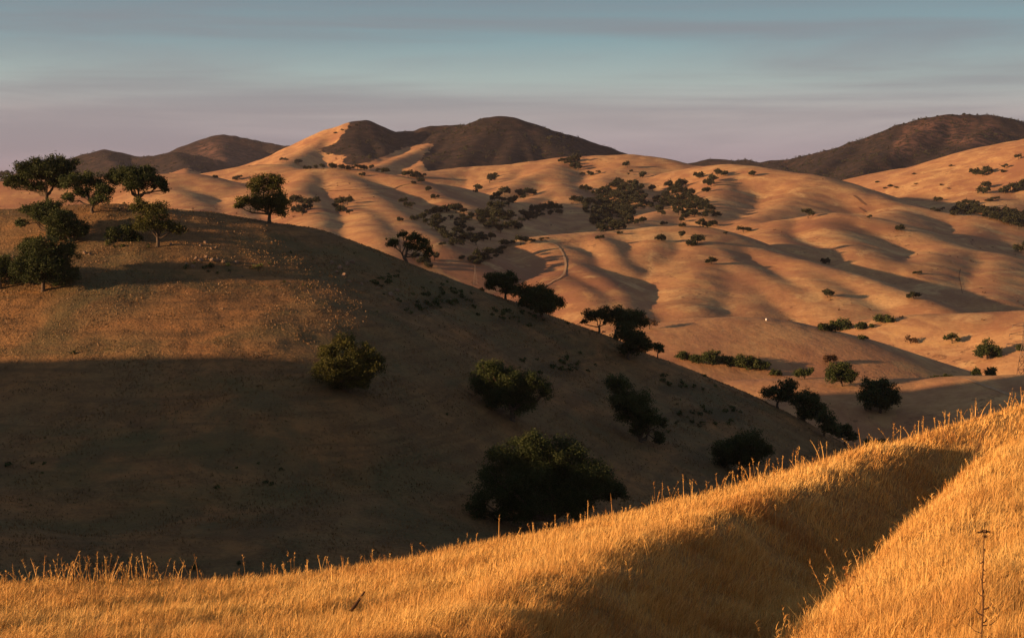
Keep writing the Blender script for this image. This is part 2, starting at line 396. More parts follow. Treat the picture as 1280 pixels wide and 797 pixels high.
def height(X, Y):
    X = np.atleast_1d(np.asarray(X, float)); Y = np.atleast_1d(np.asarray(Y, float))
    shp = X.shape
    X = X.ravel(); Y = Y.ravel()
    D = np.hypot(X, Y)
    h = np.full(X.shape, -1e3)
    mf = D > 75
    h[mf] = h_far(X[mf], Y[mf])
    # near hill patch
    cxn, cyn = -30.0, 220.0
    mn = np.hypot(X - cxn, Y - cyn) < 520
    x, y = X[mn], Y[mn]
    hn = tpsN(x, y)
    hn += 0.9 * fbm(x / 26, y / 26, 3) + 0.35 * fbm(x / 6, y / 6, 3) * 0.8
    # cattle terraces on the steep face
    ox = np.maximum(np.abs(x - cxn) - 190, 0); oy = np.maximum(y - 350, 0) + np.maximum(40 - y, 0)
    hn -= 0.55 * np.hypot(ox, oy) * sstep(np.hypot(ox, oy), 0, 40)
    kk = 1.6
    h[mn] = kk * np.logaddexp(h[mn] / kk, hn / kk)
    # foreground patch
    mg = D < 130
    x, y = X[mg], Y[mg]
    hf = tpsF(x, y)
    hf += -0.22 + (0.10 * fbm(x / 3.1, y / 3.1, 3) + 0.03 * fbm(x / .7, y / .7, 2))
    hf -= 0.5 * np.maximum(D[mg] - 72, 0)
    kk = 0.8
    h[mg] = kk * np.logaddexp(h[mg] / kk, hf / kk)
    return h.reshape(shp)

# polar grid round the camera, dense where the photo looks
def azimuths():
    a = list(np.arange(-23, 23.001, 0.06))
    left = []
    t = -23.0; st = 0.08
    while t > -178:
        st = min(st * 1.12, 2.2); t -= st; left.append(t)
    right = [-v for v in left]
    az = sorted(left + a + right)
    return np.radians(np.array(az))
AZ = azimuths()
def radii(quality=1.0):
    r = [2.0]
    while r[-1] < 15000:
        x = r[-1]
        g = 0.010 if x < 60 else 0.016 if x < 110 else 0.0055 if x < 430 else 0.0062 if x < 2300 else 0.009 if x < 4600 else 0.05
        r.append(x * (1 + g / quality))
    return np.array(r)
RR = radii(1.0)
GA, GR = np.meshgrid(AZ, RR)
GX, GY = GR * np.sin(GA), GR * np.cos(GA)
GZ = height(GX, GY)
nA = len(AZ)
print('terrain', GX.shape)

def ground_z(x, y):
    return height(np.array([x], float), np.array([y], float))[0]

# ray table for finding where a photo pixel meets the ground
_HG_A = AZ; 
def grid_h(X, Y):
    """fast bilinear lookup in the polar grid"""
    X = np.asarray(X, float); Y = np.asarray(Y, float)
    az = np.arctan2(X, Y); r = np.hypot(X, Y)
    ia = np.clip(np.searchsorted(AZ, az) - 1, 0, nA - 2); ir = np.clip(np.searchsorted(RR, r) - 1, 0, len(RR) - 2)
    ta = np.clip((az - AZ[ia]) / (AZ[ia + 1] - AZ[ia]), 0, 1); tr = np.clip((r - RR[ir]) / (RR[ir + 1] - RR[ir]), 0, 1)
    return (GZ[ir, ia] * (1 - ta) + GZ[ir, ia + 1] * ta) * (1 - tr) + (GZ[ir + 1, ia] * (1 - ta) + GZ[ir + 1, ia + 1] * ta) * tr
def hit(px, py, ymin=100.0, ymax=6000):
    """first terrain point on the sight line of a photo pixel beyond ymin"""
    for dpy in (0, 1, 2, 3, 4, 6, 8, 11, 15, 20):
        Ys = ymin * np.exp(np.arange(0, math.log(ymax / ymin), 0.002))
        X = (px - CX) / F * Ys; Z = (HY - (py + dpy)) / F * Ys
        h = grid_h(X, Ys)
        b = np.nonzero(h >= Z)[0]
        if len(b):
            i = b[0]
            if i == 0:
                continue
            return float(X[i]), float(Ys[i]), float(h[i])
    return None

# ------------------------------------------------------------------ materials
def new_mat(name):
    m = bpy.data.materials.new(name)
    m.use_nodes = True
    nt = m.node_tree
    b = nt.nodes['Principled BSDF']
    b.inputs['Roughness'].default_value = 0.9
    b.inputs['Specular IOR Level'].default_value = 0.1
    return m, nt, b
def noise_node(nt, vec, scale, detail=4, rough=.55, dist=0.0):
    n = nt.nodes.new('ShaderNodeTexNoise')
    n.inputs['Scale'].default_value = scale
    n.inputs['Detail'].default_value = detail
    n.inputs['Roughness'].default_value = rough
    n.inputs['Distortion'].default_value = dist
    nt.links.new(vec, n.inputs['Vector'])
    return n.outputs[0]
def ramp_node(nt, fac, stops):
    r = nt.nodes.new('ShaderNodeValToRGB')
    e = r.color_ramp.elements
    while len(e) < len(stops):
        e.new(.5)
    for x, (p, c) in zip(e, stops):
        x.position = p; x.color = (*c, 1) if len(c) == 3 else c
    nt.links.new(fac, r.inputs[0])
    return r.outputs[0]
def mix_node(nt, f, a, b, mode='MIX'):
    n = nt.nodes.new('ShaderNodeMix')
    n.data_type = 'RGBA'; n.blend_type = mode
    for s, v in (('Factor', f), ('A', a), ('B', b)):
        if isinstance(v, (int, float)): n.inputs[s].default_value = v
        elif isinstance(v, tuple): n.inputs[s].default_value = (*v, 1)
        else: nt.links.new(v, n.inputs[s])
    return n.outputs['Result']
def mrange(nt, v, a, b, c=0.0, d=1.0, smooth=True):
    n = nt.nodes.new('ShaderNodeMapRange')
    if smooth: n.interpolation_type = 'SMOOTHSTEP'
    for k, x in zip(('From Min', 'From Max', 'To Min', 'To Max'), (a, b, c, d)): n.inputs[k].default_value = x
    nt.links.new(v, n.inputs['Value'])
    return n.outputs[0]
def bump(nt, b, h, strength, dist):
    n = nt.nodes.new('ShaderNodeBump')
    n.inputs['Strength'].default_value = strength; n.inputs['Distance'].default_value = dist
    nt.links.new(h, n.inputs['Height']); nt.links.new(n.outputs[0], b.inputs['Normal'])

def far_material():
    m, nt, b = new_mat('dry_hill_grass')
    g = nt.nodes.new('ShaderNodeNewGeometry').outputs['Position']
    at = nt.nodes.new('ShaderNodeAttribute'); at.attribute_name = 'cover'
    sp = nt.nodes.new('ShaderNodeSeparateColor'); nt.links.new(at.outputs['Color'], sp.inputs[0])
    big = noise_node(nt, g, .006, 5, .6, .6)
    mid = noise_node(nt, g, .04, 5, .65, .3)
    fine = noise_node(nt, g, .35, 4, .7)
    col = ramp_node(nt, big, [(.32, (.30, .15, .085)), (.43, (.48, .27, .13)), (.54, (.60, .37, .175)), (.64, (.52, .31, .15)), (.74, (.33, .19, .10))])
    col = mix_node(nt, mrange(nt, mid, .38, .66, 0, .55), col, (.34, .165, .10))
    patch = noise_node(nt, g, .016, 6, .68, 1.4)
    col = mix_node(nt, mrange(nt, patch, .49, .62, 0, .5), col, (.34, .165, .105))
    col = mix_node(nt, mrange(nt, patch, .46, .35, 0, .65), col, (.72, .50, .24))
    brush = nt.nodes.new('ShaderNodeMath'); brush.operation = 'MULTIPLY'
    nt.links.new(mrange(nt, noise_node(nt, g, .11, 4, .8), .58, .64), brush.inputs[0])
    nt.links.new(mrange(nt, noise_node(nt, g, .009, 3, .6), .50, .60, 0, .8), brush.inputs[1])
    col = mix_node(nt, brush.outputs[0], col, (.12, .075, .05))
    col = mix_node(nt, mrange(nt, fine, .35, .7, 0, .45), col, (.34, .18, .08))
    # thin vertical rills and cattle paths
    mpn = nt.nodes.new('ShaderNodeMapping'); mpn.inputs['Scale'].default_value = (.03, .012, .09); nt.links.new(g, mpn.inputs[0])
    rill = noise_node(nt, mpn.outputs[0], 1.0, 6, .65, 1.2)
    col = mix_node(nt, mrange(nt, rill, .52, .60, 0, .4), col, (.30, .15, .085))
    col = mix_node(nt, mrange(nt, rill, .44, .36, 0, .35), col, (.66, .43, .18))
    # reddish bare soil
    rn = mix_node(nt, .5, (.34, .15, .095), (.26, .11, .075))
    # chaparral
    ch = ramp_node(nt, noise_node(nt, g, .05, 5, .7), [(.35, (.015, .014, .013)), (.5, (.031, .024, .020)), (.60, (.055, .036, .028)), (.75, (.13, .075, .05))])
    fac = nt.nodes.new('ShaderNodeMath'); fac.operation = 'ADD'
    col = mix_node(nt, .10, col, (0.0, 0.0, 0.0))
    nt.links.new(sp.outputs[0], fac.inputs[0])
    nt.links.new(mrange(nt, noise_node(nt, g, .03, 6, .75), .3, .7, -.38, .38, False), fac.inputs[1])
    col = mix_node(nt, mrange(nt, fac.outputs[0], .42, .58), col, ch)
    red = nt.nodes.new('ShaderNodeMath'); red.operation = 'MULTIPLY'
    nt.links.new(sp.outputs[1], red.inputs[0])
    nt.links.new(mrange(nt, noise_node(nt, g, .045, 6, .72), .44, .56), red.inputs[1])
    col = mix_node(nt, red.outputs[0], col, (.21, .11, .078))
    nt.links.new(col, b.inputs['Base Color'])
    hb = nt.nodes.new('ShaderNodeMath'); hb.operation = 'MULTIPLY_ADD'; hb.inputs[2].default_value = 1.0
    hb.inputs[1].default_value = 5.0; nt.links.new(sp.outputs[0], hb.inputs[0])
    bump(nt, b, mix_node(nt, .35, mix_node(nt, .5, mid, noise_node(nt, g, .13, 5, .7, .5)), fine), .7, 1.5)
    nt.links.new(hb.outputs[0], [n for n in nt.nodes if n.type == 'BUMP'][0].inputs['Distance'])
    return m

def near_material():
    m, nt, b = new_mat('near_hill_grass')
    g = nt.nodes.new('ShaderNodeNewGeometry').outputs['Position']
    at = nt.nodes.new('ShaderNodeAttribute'); at.attribute_name = 'cover'
    sp = nt.nodes.new('ShaderNodeSeparateColor'); nt.links.new(at.outputs['Color'], sp.inputs[0])
    big = noise_node(nt, g, .035, 5, .6, .5)
    mid = noise_node(nt, g, .3, 5, .7)
    fine = noise_node(nt, g, 2.2, 3, .7)
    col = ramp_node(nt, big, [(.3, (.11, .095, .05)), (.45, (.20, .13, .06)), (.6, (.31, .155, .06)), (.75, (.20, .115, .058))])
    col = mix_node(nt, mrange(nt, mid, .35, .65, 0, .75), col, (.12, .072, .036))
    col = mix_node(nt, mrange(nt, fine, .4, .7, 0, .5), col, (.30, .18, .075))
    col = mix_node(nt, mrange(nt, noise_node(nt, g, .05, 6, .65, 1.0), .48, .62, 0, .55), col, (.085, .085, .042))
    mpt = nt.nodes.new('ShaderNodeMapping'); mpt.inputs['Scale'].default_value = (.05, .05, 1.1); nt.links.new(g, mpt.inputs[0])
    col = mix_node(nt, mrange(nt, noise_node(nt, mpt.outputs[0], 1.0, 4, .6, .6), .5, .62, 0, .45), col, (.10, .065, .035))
    col = mix_node(nt, sp.outputs[2], col, (.10, .105, .045))
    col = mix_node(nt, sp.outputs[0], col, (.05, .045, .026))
    nt.links.new(col, b.inputs['Base Color'])
    bump(nt, b, mix_node(nt, .5, mid, fine), .9, .5)
    return m

def fg_material():
    m, nt, b = new_mat('thatch_ground')
    g = nt.nodes.new('ShaderNodeNewGeometry').outputs['Position']
    col = ramp_node(nt, noise_node(nt, g, 6, 4, .7), [(.3, (.20, .11, .04)), (.6, (.40, .24, .08))])
    nt.links.new(col, b.inputs['Base Color'])
    bump(nt, b, noise_node(nt, g, 20, 3, .7), 1, .05)
    return m
M_FAR, M_NEAR, M_FG = far_material(), near_material(), fg_material()

# ------------------------------------------------------------------ land cover
def in_poly(px, py, poly):
    inside = np.zeros(px.shape, bool)
    n = len(poly)
    for i in range(n):
        x1, y1 = poly[i]; x2, y2 = poly[(i + 1) % n]
        c = ((y1 > py) != (y2 > py)) & (px < (x2 - x1) * (py - y1) / (y2 - y1 + 1e-12) + x1)
        inside ^= c
    return inside
with np.errstate(divide='ignore', invalid='ignore'):
    PXg = np.where(GY > 1, GX / np.maximum(GY, 1) * F + CX, -9999)
    PYg = np.where(GY > 1, HY - GZ / np.maximum(GY, 1) * F, -9999)
cover = np.zeros(GX.shape + (3,), np.float32)
chapA = [(390, 190), (412, 182), (425, 174), (440, 150), (456, 140), (700, 120), (1000, 150), (1000, 260), (700, 215), (640, 207), (571, 216), (537, 215), (524, 198), (547, 178),
         (517, 182), (497, 188), (462, 202), (437, 208), (425, 200), (436, 195)]
m = (GY > 2250) & (GY < 3150) & in_poly(PXg, PYg, chapA) & (PXg < 880)
cover[m, 0] = 1
m = (GY > 3100)
cover[m, 0] = 1
m = (GY > 2500) & (PXg > 880)
cover[m, 0] = 1
# reddish faces on the far peaks
for poly, y0 in (([(228, 192), (262, 174), (300, 178), (330, 190), (345, 205), (290, 208), (262, 198)], 3300),
                 ([(1130, 158), (1175, 146), (1235, 150), (1262, 175), (1240, 190), (1215, 182), (1170, 180), (1140, 195), (1110, 200), (1120, 175)], 2500)):
    m = (GY > y0) & in_poly(PXg, PYg, poly)
    n = fbm(GX / 45, GY / 45, 4, .7)
    cover[..., 1] = np.where(m, np.clip(.55 + n * .9, 0, 1), cover[..., 1])
for c in (0, 1):                      # soften the edges of the land cover
    a = cover[..., c]
    for _ in range(3):
        a[1:-1, 1:-1] = (a[1:-1, 1:-1] * 2 + a[:-2, 1:-1] + a[2:, 1:-1] + a[1:-1, :-2] * 2 + a[1:-1, 2:] * 2) / 8
def soft_patch(cx, cy, rx, ry, y0, y1, ch, v, wob=.35):
    d = np.hypot((PXg - cx) / rx, (PYg - cy) / ry) + wob * fbm(GX / 12, GY / 12, 3)
    m = (GY > y0) & (GY < y1)
    cover[..., ch] = np.where(m, np.maximum(cover[..., ch], v * (1 - sstep(d, .6, 1.1))), cover[..., ch])
for a in [(90, 560, 60, 12), (130, 585, 70, 10), (60, 600, 70, 14), (200, 560, 90, 16), (330, 480, 160, 12), (170, 545, 60, 8), (300, 620, 150, 16),
          (540, 360, 60, 18), (440, 315, 70, 10), (600, 395, 50, 12), (110, 540, 90, 6), (500, 600, 120, 20), (40, 655, 120, 6), (180, 700, 100, 8)]:
    soft_patch(*a, 110, 330, 2, .3)
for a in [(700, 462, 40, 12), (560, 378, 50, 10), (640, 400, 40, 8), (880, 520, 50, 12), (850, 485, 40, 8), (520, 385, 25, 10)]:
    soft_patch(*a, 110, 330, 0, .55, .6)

def ground_piece(name, r0, r1, mat):
    n = r1 - r0
    V = np.stack([GX[r0:r1], GY[r0:r1], GZ[r0:r1]], -1).reshape(-1, 3)
    i = np.arange(n - 1)[:, None] * nA; j = np.arange(nA)[None, :]
    jn = (j + 1) % nA
    fa = np.stack([i + j, i + jn, i + nA + jn, i + nA + j], -1).reshape(-1, 4)[:, ::-1]
    o = mesh_np(name, V, fa, mat, smooth=True, cols={'cover': cover[r0:r1].reshape(-1, 3)})
    return tag(o, kind='structure')
iF = int(np.searchsorted(RR, 75)); iN = int(np.searchsorted(RR, 352)); iM = int(np.searchsorted(RR, 2420))
g0 = ground_piece('foreground_slope', 0, iF + 1, M_FG)
cap = mesh_np('ground', np.vstack([[0, 0, ground_z(0, 0)], np.stack([GX[0], GY[0], GZ[0]], -1)]), np.stack([np.zeros(nA, int), 1 + (np.arange(nA) + 1) % nA, 1 + np.arange(nA)], -1), M_FG, smooth=True)
tag(cap, kind='structure')
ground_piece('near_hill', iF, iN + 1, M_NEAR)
ground_piece('rolling_hills', iN, iM + 1, M_FAR)
ground_piece('mountains', iM, len(RR), M_FAR)
#==OBJECTS==
# ------------------------------------------------------------------ plant materials
def leaf_mat(name, c1, c2, c3, trans=.18):
    m, nt, b = new_mat(name)
    at = nt.nodes.new('ShaderNodeAttribute'); at.attribute_name = 'tint'
    sp = nt.nodes.new('ShaderNodeSeparateColor'); nt.links.new(at.outputs['Color'], sp.inputs[0])
    col = ramp_node(nt, sp.outputs[0], [(0, c1), (.55, c2), (1, c3)])
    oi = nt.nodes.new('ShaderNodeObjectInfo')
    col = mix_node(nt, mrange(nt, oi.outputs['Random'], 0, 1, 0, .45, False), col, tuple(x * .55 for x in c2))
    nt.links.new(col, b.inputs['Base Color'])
    b.inputs['Roughness'].default_value = .6
    tr = nt.nodes.new('ShaderNodeBsdfTranslucent'); nt.links.new(col, tr.inputs[0])
    mx = nt.nodes.new('ShaderNodeMixShader'); mx.inputs[0].default_value = trans
    nt.links.new(b.outputs[0], mx.inputs[1]); nt.links.new(tr.outputs[0], mx.inputs[2])
    nt.links.new(mx.outputs[0], nt.nodes['Material Output'].inputs['Surface'])
    return m
M_LEAF = leaf_mat('oak_leaves', (.026, .040, .015), (.055, .074, .026), (.10, .11, .036))
M_LEAFY = leaf_mat('sunlit_oak_leaves', (.035, .045, .014), (.085, .088, .024), (.15, .135, .034))  # yellower, lighter copy of the oak leaves; sunlight is put into the colour
M_LEAFF = leaf_mat('distant_oak_leaves', (.020, .027, .015), (.040, .046, .024), (.068, .066, .032), .12)
M_LEAFB = leaf_mat('dry_leaves', (.06, .035, .02), (.10, .06, .035), (.15, .085, .045))
def bark_mat():
    m, nt, b = new_mat('oak_bark')
    g = nt.nodes.new('ShaderNodeTexCoord').outputs['Object']
    nt.links.new(ramp_node(nt, noise_node(nt, g, 3, 4, .7), [(.3, (.05, .038, .028)), (.7, (.15, .115, .085))]), b.inputs['Base Color'])
    bump(nt, b, noise_node(nt, g, 9, 3, .7), .8, .05)
    return m
M_BARK = bark_mat()

def unit(n, r):
    v = r.normal(size=(n, 3)); return v / np.linalg.norm(v, axis=1, keepdims=True)
def leaf_quads(C, size, r, up=.35):
    n = len(C)
    a = unit(n, r); nrm = unit(n, r) + [0, 0, up]
    a = np.cross(nrm, a); a /= np.linalg.norm(a, axis=1, keepdims=True) + 1e-9
    b = np.cross(nrm, a); b /= np.linalg.norm(b, axis=1, keepdims=True) + 1e-9
    s = (size * r.uniform(.6, 1.3, n))[:, None] if np.ndim(size) else (size * r.uniform(.6, 1.3, n))[:, None]
    V = np.stack([C - a * s * .9, C + b * s * .5 - a * s * .1, C + a * s * .9, C - b * s * .5 + a * s * .15], 1).reshape(-1, 3)
    Fq = np.arange(n * 4).reshape(n, 4)
    return V, Fq
def crown_mesh(blobs, leaf, r, dens=2.3, flat=1.0):
    C, T = [], []
    for (cx, cy, cz, rx, ry, rz) in blobs:
        n = int(dens * math.pi * rx * rz / (leaf * leaf * .42)) + 30
        mean = (rx + ry + rz) / 3
        cs = max(mean * .33, leaf * 1.2)
        nc = max(14, int(3.0 * (mean / cs) ** 2))
        d = unit(nc * 2, r); d = d[d[:, 2] > -.8][:nc]
        rad = r.uniform(.55, 1.08, len(d))[:, None]
        cc = d * rad * [rx - cs * .4, ry - cs * .4, rz - cs * .4]
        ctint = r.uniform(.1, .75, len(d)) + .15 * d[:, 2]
        idx = r.integers(0, len(d), n)
        off = r.normal(size=(n, 3)) * cs * [.55, .55, .42]
        p = cc[idx] + off
        inner = r.random(n) < .2
        p[inner] = unit(inner.sum(), r) * [rx, ry, rz] * r.uniform(0, .6, inner.sum())[:, None]
        C.append(p + [cx, cy, cz]); T.append(np.clip(ctint[idx] + r.normal(0, .12, n), 0, 1))
    C = np.concatenate(C); T = np.concatenate(T)
    V, Fq = leaf_quads(C, leaf, r)
    return V, Fq, np.repeat(T, 4)
def tube(pts, rads, sides=6):
    pts = np.array(pts, float); n = len(pts); V = []
    for i in range(n):
        t = pts[min(i + 1, n - 1)] - pts[max(i - 1, 0)]; t /= np.linalg.norm(t) + 1e-9
        ref = np.array([1, 0, 0]) if abs(t[0]) < .8 else np.array([0, 1, 0])
        a = np.cross(t, ref); a /= np.linalg.norm(a); b = np.cross(t, a)
        for k in range(sides):
            w = 2 * math.pi * k / sides
            V.append(pts[i] + rads[i] * (a * math.cos(w) + b * math.sin(w)))
    Fq = [(i * sides + k, i * sides + (k + 1) % sides, (i + 1) * sides + (k + 1) % sides, (i + 1) * sides + k) for i in range(n - 1) for k in range(sides)]
    return np.array(V), np.array(Fq)
def join(parts):
    V, Fs, o = [], [], 0
    for v, f in parts:
        V.append(v); Fs.append(f + o); o += len(v)
    return np.concatenate(V), np.concatenate(Fs)
def bent(a, b, r, wob, n=5):
    a, b = np.array(a, float), np.array(b, float)
    L = np.linalg.norm(b - a)
    out = [a + (b - a) * t + (r.normal(size=3) * wob * L * (math.sin(math.pi * t))) for t in np.linspace(0, 1, n)]
    out[0] = a; out[-1] = b
    return out
def trunk_mesh(blobs, rad, r, fork, lean=(0, 0)):
    parts = []
    H = min(b[2] for b in blobs)
    f = np.array([lean[0], lean[1], max(fork, .3)])
    parts.append(tube([(0, 0, -.6), (0, 0, 0), f * [.3, .3, .4] + [r.normal() * rad * .4, 0, 0], f], [rad * 1.5, rad * 1.15, rad * .95, rad * .8], 8))
    for (cx, cy, cz, rx, ry, rz) in blobs:
        c = np.array([cx, cy, cz])
        pts = bent(f, c, r, .09)
        parts.append(tube(pts, np.linspace(rad * .55, rad * .2, len(pts))))
        for _ in range(5):
            e = c + unit(1, r)[0] * [rx, ry, rz] * .8
            q = bent(pts[r.integers(2, 5)], e, r, .12, 4)
            parts.append(tube(q, np.linspace(rad * .2, rad * .05, 4), 4))
    return join(parts)

tree_n = 0
def oak(name, label, base, blobs, ymin=100, mat=None, leaf=None, group=None, dens=3.4, trad=None, cat='tree', lean=(0, 0), dig=.0, minpx=1.22, fill=None):
    """base: photo pixel of the foot; blobs: crown masses as (px, py, rx, ry)"""
    global tree_n
    tree_n += 1
    r = np.random.default_rng(100 + tree_n)
    h = hit(base[0], base[1], ymin, 345 if ymin == 100 else 1000)
    if h is None:
        print('NO HIT', label); return None
    X, Y, Z = h
    Z -= dig
    root = bpy.data.objects.new(name, None); scene.collection.objects.link(root)
    root.empty_display_size = .5
    root.location = (X, Y, Z)
    tag(root, label, cat, group)
    m = Y / F
    bl = []
    for (px, py, rx, ry) in blobs:
        wx, wz = rx * m * 1.1, ry * m * 1.22
        bl.append(((px - CX) * m - X, r.normal() * wx * .3, (HY - py) * m - Z, wx, (wx + wz) / 2 * 1.05, wz))
    lf = leaf or minpx * m
    if (fill is None and dens > 3.1 and len(bl) > 3) or fill:
        a = np.array(bl); w = a[:, 3] * a[:, 5]; c = (a[:, :3] * w[:, None]).sum(0) / w.sum()
        ex = (a[:, 0] + a[:, 3]).max() - (a[:, 0] - a[:, 3]).min(); ez = (a[:, 2] + a[:, 5]).max() - (a[:, 2] - a[:, 5]).min()
        bl.append((c[0], c[1], c[2], ex * .30, ex * .30, ez * .30))
    V, Fq, T = crown_mesh(bl, lf, r, dens)
    hgt = max(b[2] + b[5] for b in bl)
    width = max(b[0] + b[3] for b in bl) - min(b[0] - b[3] for b in bl)
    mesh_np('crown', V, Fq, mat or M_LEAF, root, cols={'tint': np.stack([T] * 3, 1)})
    tr = trad or .028 * width + .05
    V, Fq = trunk_mesh(bl, tr, r, max(.3, min(b[2] for b in bl) * .55), lean)
    mesh_np('trunk', V, Fq, M_BARK, root, smooth=True)
    return root

# oaks of the near hill ------------------------------------------------
oak('oak_tree', 'tall flat-topped oak leftmost on the crest of the near hill against the sky', (58, 255), [(24, 225, 15, 10), (44, 211, 19, 11), (64, 206, 20, 10), (83, 212, 15, 13), (46, 233, 13, 6), (70, 228, 14, 9), (10, 229, 6, 5)])
oak('oak_tree', 'open airy oak with visible trunk on the crest, second from the left against the hills', (116, 266), [(90, 227, 15, 11), (110, 226, 18, 11), (129, 238, 13, 11), (86, 247, 8, 6), (126, 250, 14, 6), (103, 240, 12, 7)], dens=2.7)
oak('oak_tree', 'dark round-topped oak on the crest, third from the left, right end of the crest row', (173, 266), [(143, 222, 12, 10), (160, 218, 16, 9), (180, 217, 16, 9), (198, 228, 10, 9), (206, 234, 5, 8), (170, 232, 15, 8)])
oak('oak_tree', 'sunlit olive oak with pale trunk standing below the crest row among rocks', (197, 309), [(176, 259, 13, 10), (196, 263, 17, 11), (183, 279, 17, 10), (203, 281, 13, 10), (220, 287, 11, 7)], mat=M_LEAFY, dens=2.6)
oak('bush', 'low dark bush left of the olive oak on the near hill', (152, 302), [(142, 292, 10, 8), (158, 288, 11, 9), (165, 297, 9, 7)], cat='bush')
oak('oak_tree', 'oak with wide horizontal boughs directly below the leftmost crest oak', (60, 300), [(38, 262, 13, 6), (62, 257, 16, 7), (28, 279, 9, 5), (60, 272, 20, 8), (84, 268, 10, 5)])
oak('oak_tree', 'dense dark oak bulging to the right in the left-hand tree cluster', (86, 306), [(84, 285, 20, 15), (74, 276, 15, 12), (98, 288, 11, 12), (68, 292, 13, 10)])
oak('oak_tree', 'lowest and largest oak of the left-hand cluster, thin pale trunk below its crown', (54, 364), [(33, 309, 14, 12), (54, 316, 22, 17), (79, 316, 17, 13), (41, 336, 20, 16), (70, 340, 20, 16), (86, 343, 11, 9), (28, 330, 12, 11)], dens=3.4)
oak('oak_tree', 'dark oak cut by the left edge of the photo', (0, 362), [(2, 333, 18, 12), (14, 343, 20, 13), (-12, 340, 16, 15)])
oak('oak_tree', 'lone leafy oak standing on the skyline of the near hill, right of the summit', (337, 279), [(324, 231, 13, 12), (344, 231, 12, 11), (308, 251, 14, 7), (334, 251, 20, 14), (352, 259, 11, 14), (298, 257, 6, 4)], mat=M_LEAFY, dens=3.0)
oak('oak_tree', 'small leaning oak with crooked bare trunk on the hill shoulder', (508, 326), [(491, 303, 9, 6), (503, 293, 6, 5), (517, 297, 11, 6), (531, 306, 9, 8), (514, 308, 10, 6), (535, 317, 6, 6)], lean=(-.6, 0), dens=2.7)
oak('oak_tree', 'dark domed oak, upper of the touching pair on the right slope', (632, 374), [(620, 349, 13, 9), (633, 349, 12, 9), (637, 361, 12, 8), (613, 355, 8, 6)])
oak('oak_tree', 'broad dark oak, lower of the touching pair on the right slope', (676, 396), [(655, 366, 13, 10), (675, 367, 17, 11), (692, 378, 12, 11), (679, 383, 15, 8), (660, 378, 12, 8)])
oak('oak_tree', 'small open oak with slim trunk at the left of the ridge cluster', (749, 416), [(738, 394, 11, 7), (752, 391, 13, 7), (760, 399, 8, 6), (730, 402, 5, 3)], dens=2.8)
oak('oak_tree', 'tall dark oak in the middle of the ridge cluster', (770, 424), [(772, 392, 14, 9), (789, 394, 14, 8), (800, 402, 10, 8), (780, 402, 13, 7)])
oak('oak_tree', 'drooping dark oak just below the ridge cluster', (786, 450), [(782, 415, 14, 12), (798, 424, 12, 11), (788, 436, 15, 8), (808, 431, 8, 7)])
oak('bush', 'small round bush on the ridge right of the oak cluster', (822, 442), [(822, 433, 7, 5), (826, 437, 5, 4)], cat='bush')
oak('oak_tree', 'round olive green oak catching a little sun in the middle of the near hill', (437, 490), [(410, 441, 12, 10), (430, 431, 15, 11), (453, 441, 16, 11), (417, 460, 22, 14), (444, 462, 24, 14), (468, 455, 14, 13), (448, 478, 17, 8), (426, 477, 15, 8)], mat=M_LEAFY)
oak('oak_tree', 'lumpy dark oak in shade right of the olive one, center of the slope', (640, 526), [(614, 461, 18, 12), (600, 481, 15, 14), (637, 475, 18, 14), (664, 478, 18, 14), (682, 489, 8, 11), (624, 497, 18, 14), (651, 504, 18, 14)])
oak('oak_tree', 'largest oak, massive dark crown just behind the golden foreground crest', (690, 668), [(672, 556, 26, 15), (640, 574, 28, 19), (702, 574, 32, 21), (738, 600, 30, 22), (768, 616, 16, 12), (625, 604, 28, 22), (598, 634, 16, 14), (670, 608, 38, 28), (710, 625, 34, 20), (648, 634, 28, 18)], minpx=1.35)
oak('oak_tree', 'slanting dark oak stepping down the slope right of the lumpy oak', (800, 552), [(773, 480, 16, 11), (780, 498, 19, 14), (795, 514, 17, 14), (812, 521, 16, 10), (828, 529, 7, 5), (800, 535, 13, 9), (824, 547, 8, 8)])
oak('oak_tree', 'wide low dark oak at the foot of the slope near the tall seed heads', (925, 592), [(905, 560, 18, 12), (930, 551, 23, 12), (952, 562, 13, 11), (925, 574, 28, 12)])
G = 'dark oaks crowded along the lower ridge of the near hill'
oak('oak_tree', 'uppermost oak of the dark row along the lower ridge', (972, 506), [(963, 490, 13, 8), (984, 483, 13, 8), (983, 497, 15, 9)], group=G)
oak('oak_tree', 'widest oak in the middle of the dark row along the lower ridge', (1005, 526), [(1005, 500, 15, 12), (1020, 511, 13, 12), (1008, 516, 12, 9)], group=G)
oak('oak_tree', 'second lowest oak of the dark row along the lower ridge', (1030, 545), [(1030, 520, 11, 11), (1036, 533, 12, 9)], group=G)
oak('oak_tree', 'lowest small oak ending the dark row along the lower ridge', (1056, 556), [(1054, 539, 12, 8), (1064, 545, 7, 7)], group=G)
oak('bush', 'dark bush in the shaded hollow between the near hill and the foreground crest', (1092, 562), [(1088, 553, 11, 5), (1100, 551, 6, 4)], ymin=310, cat='bush')

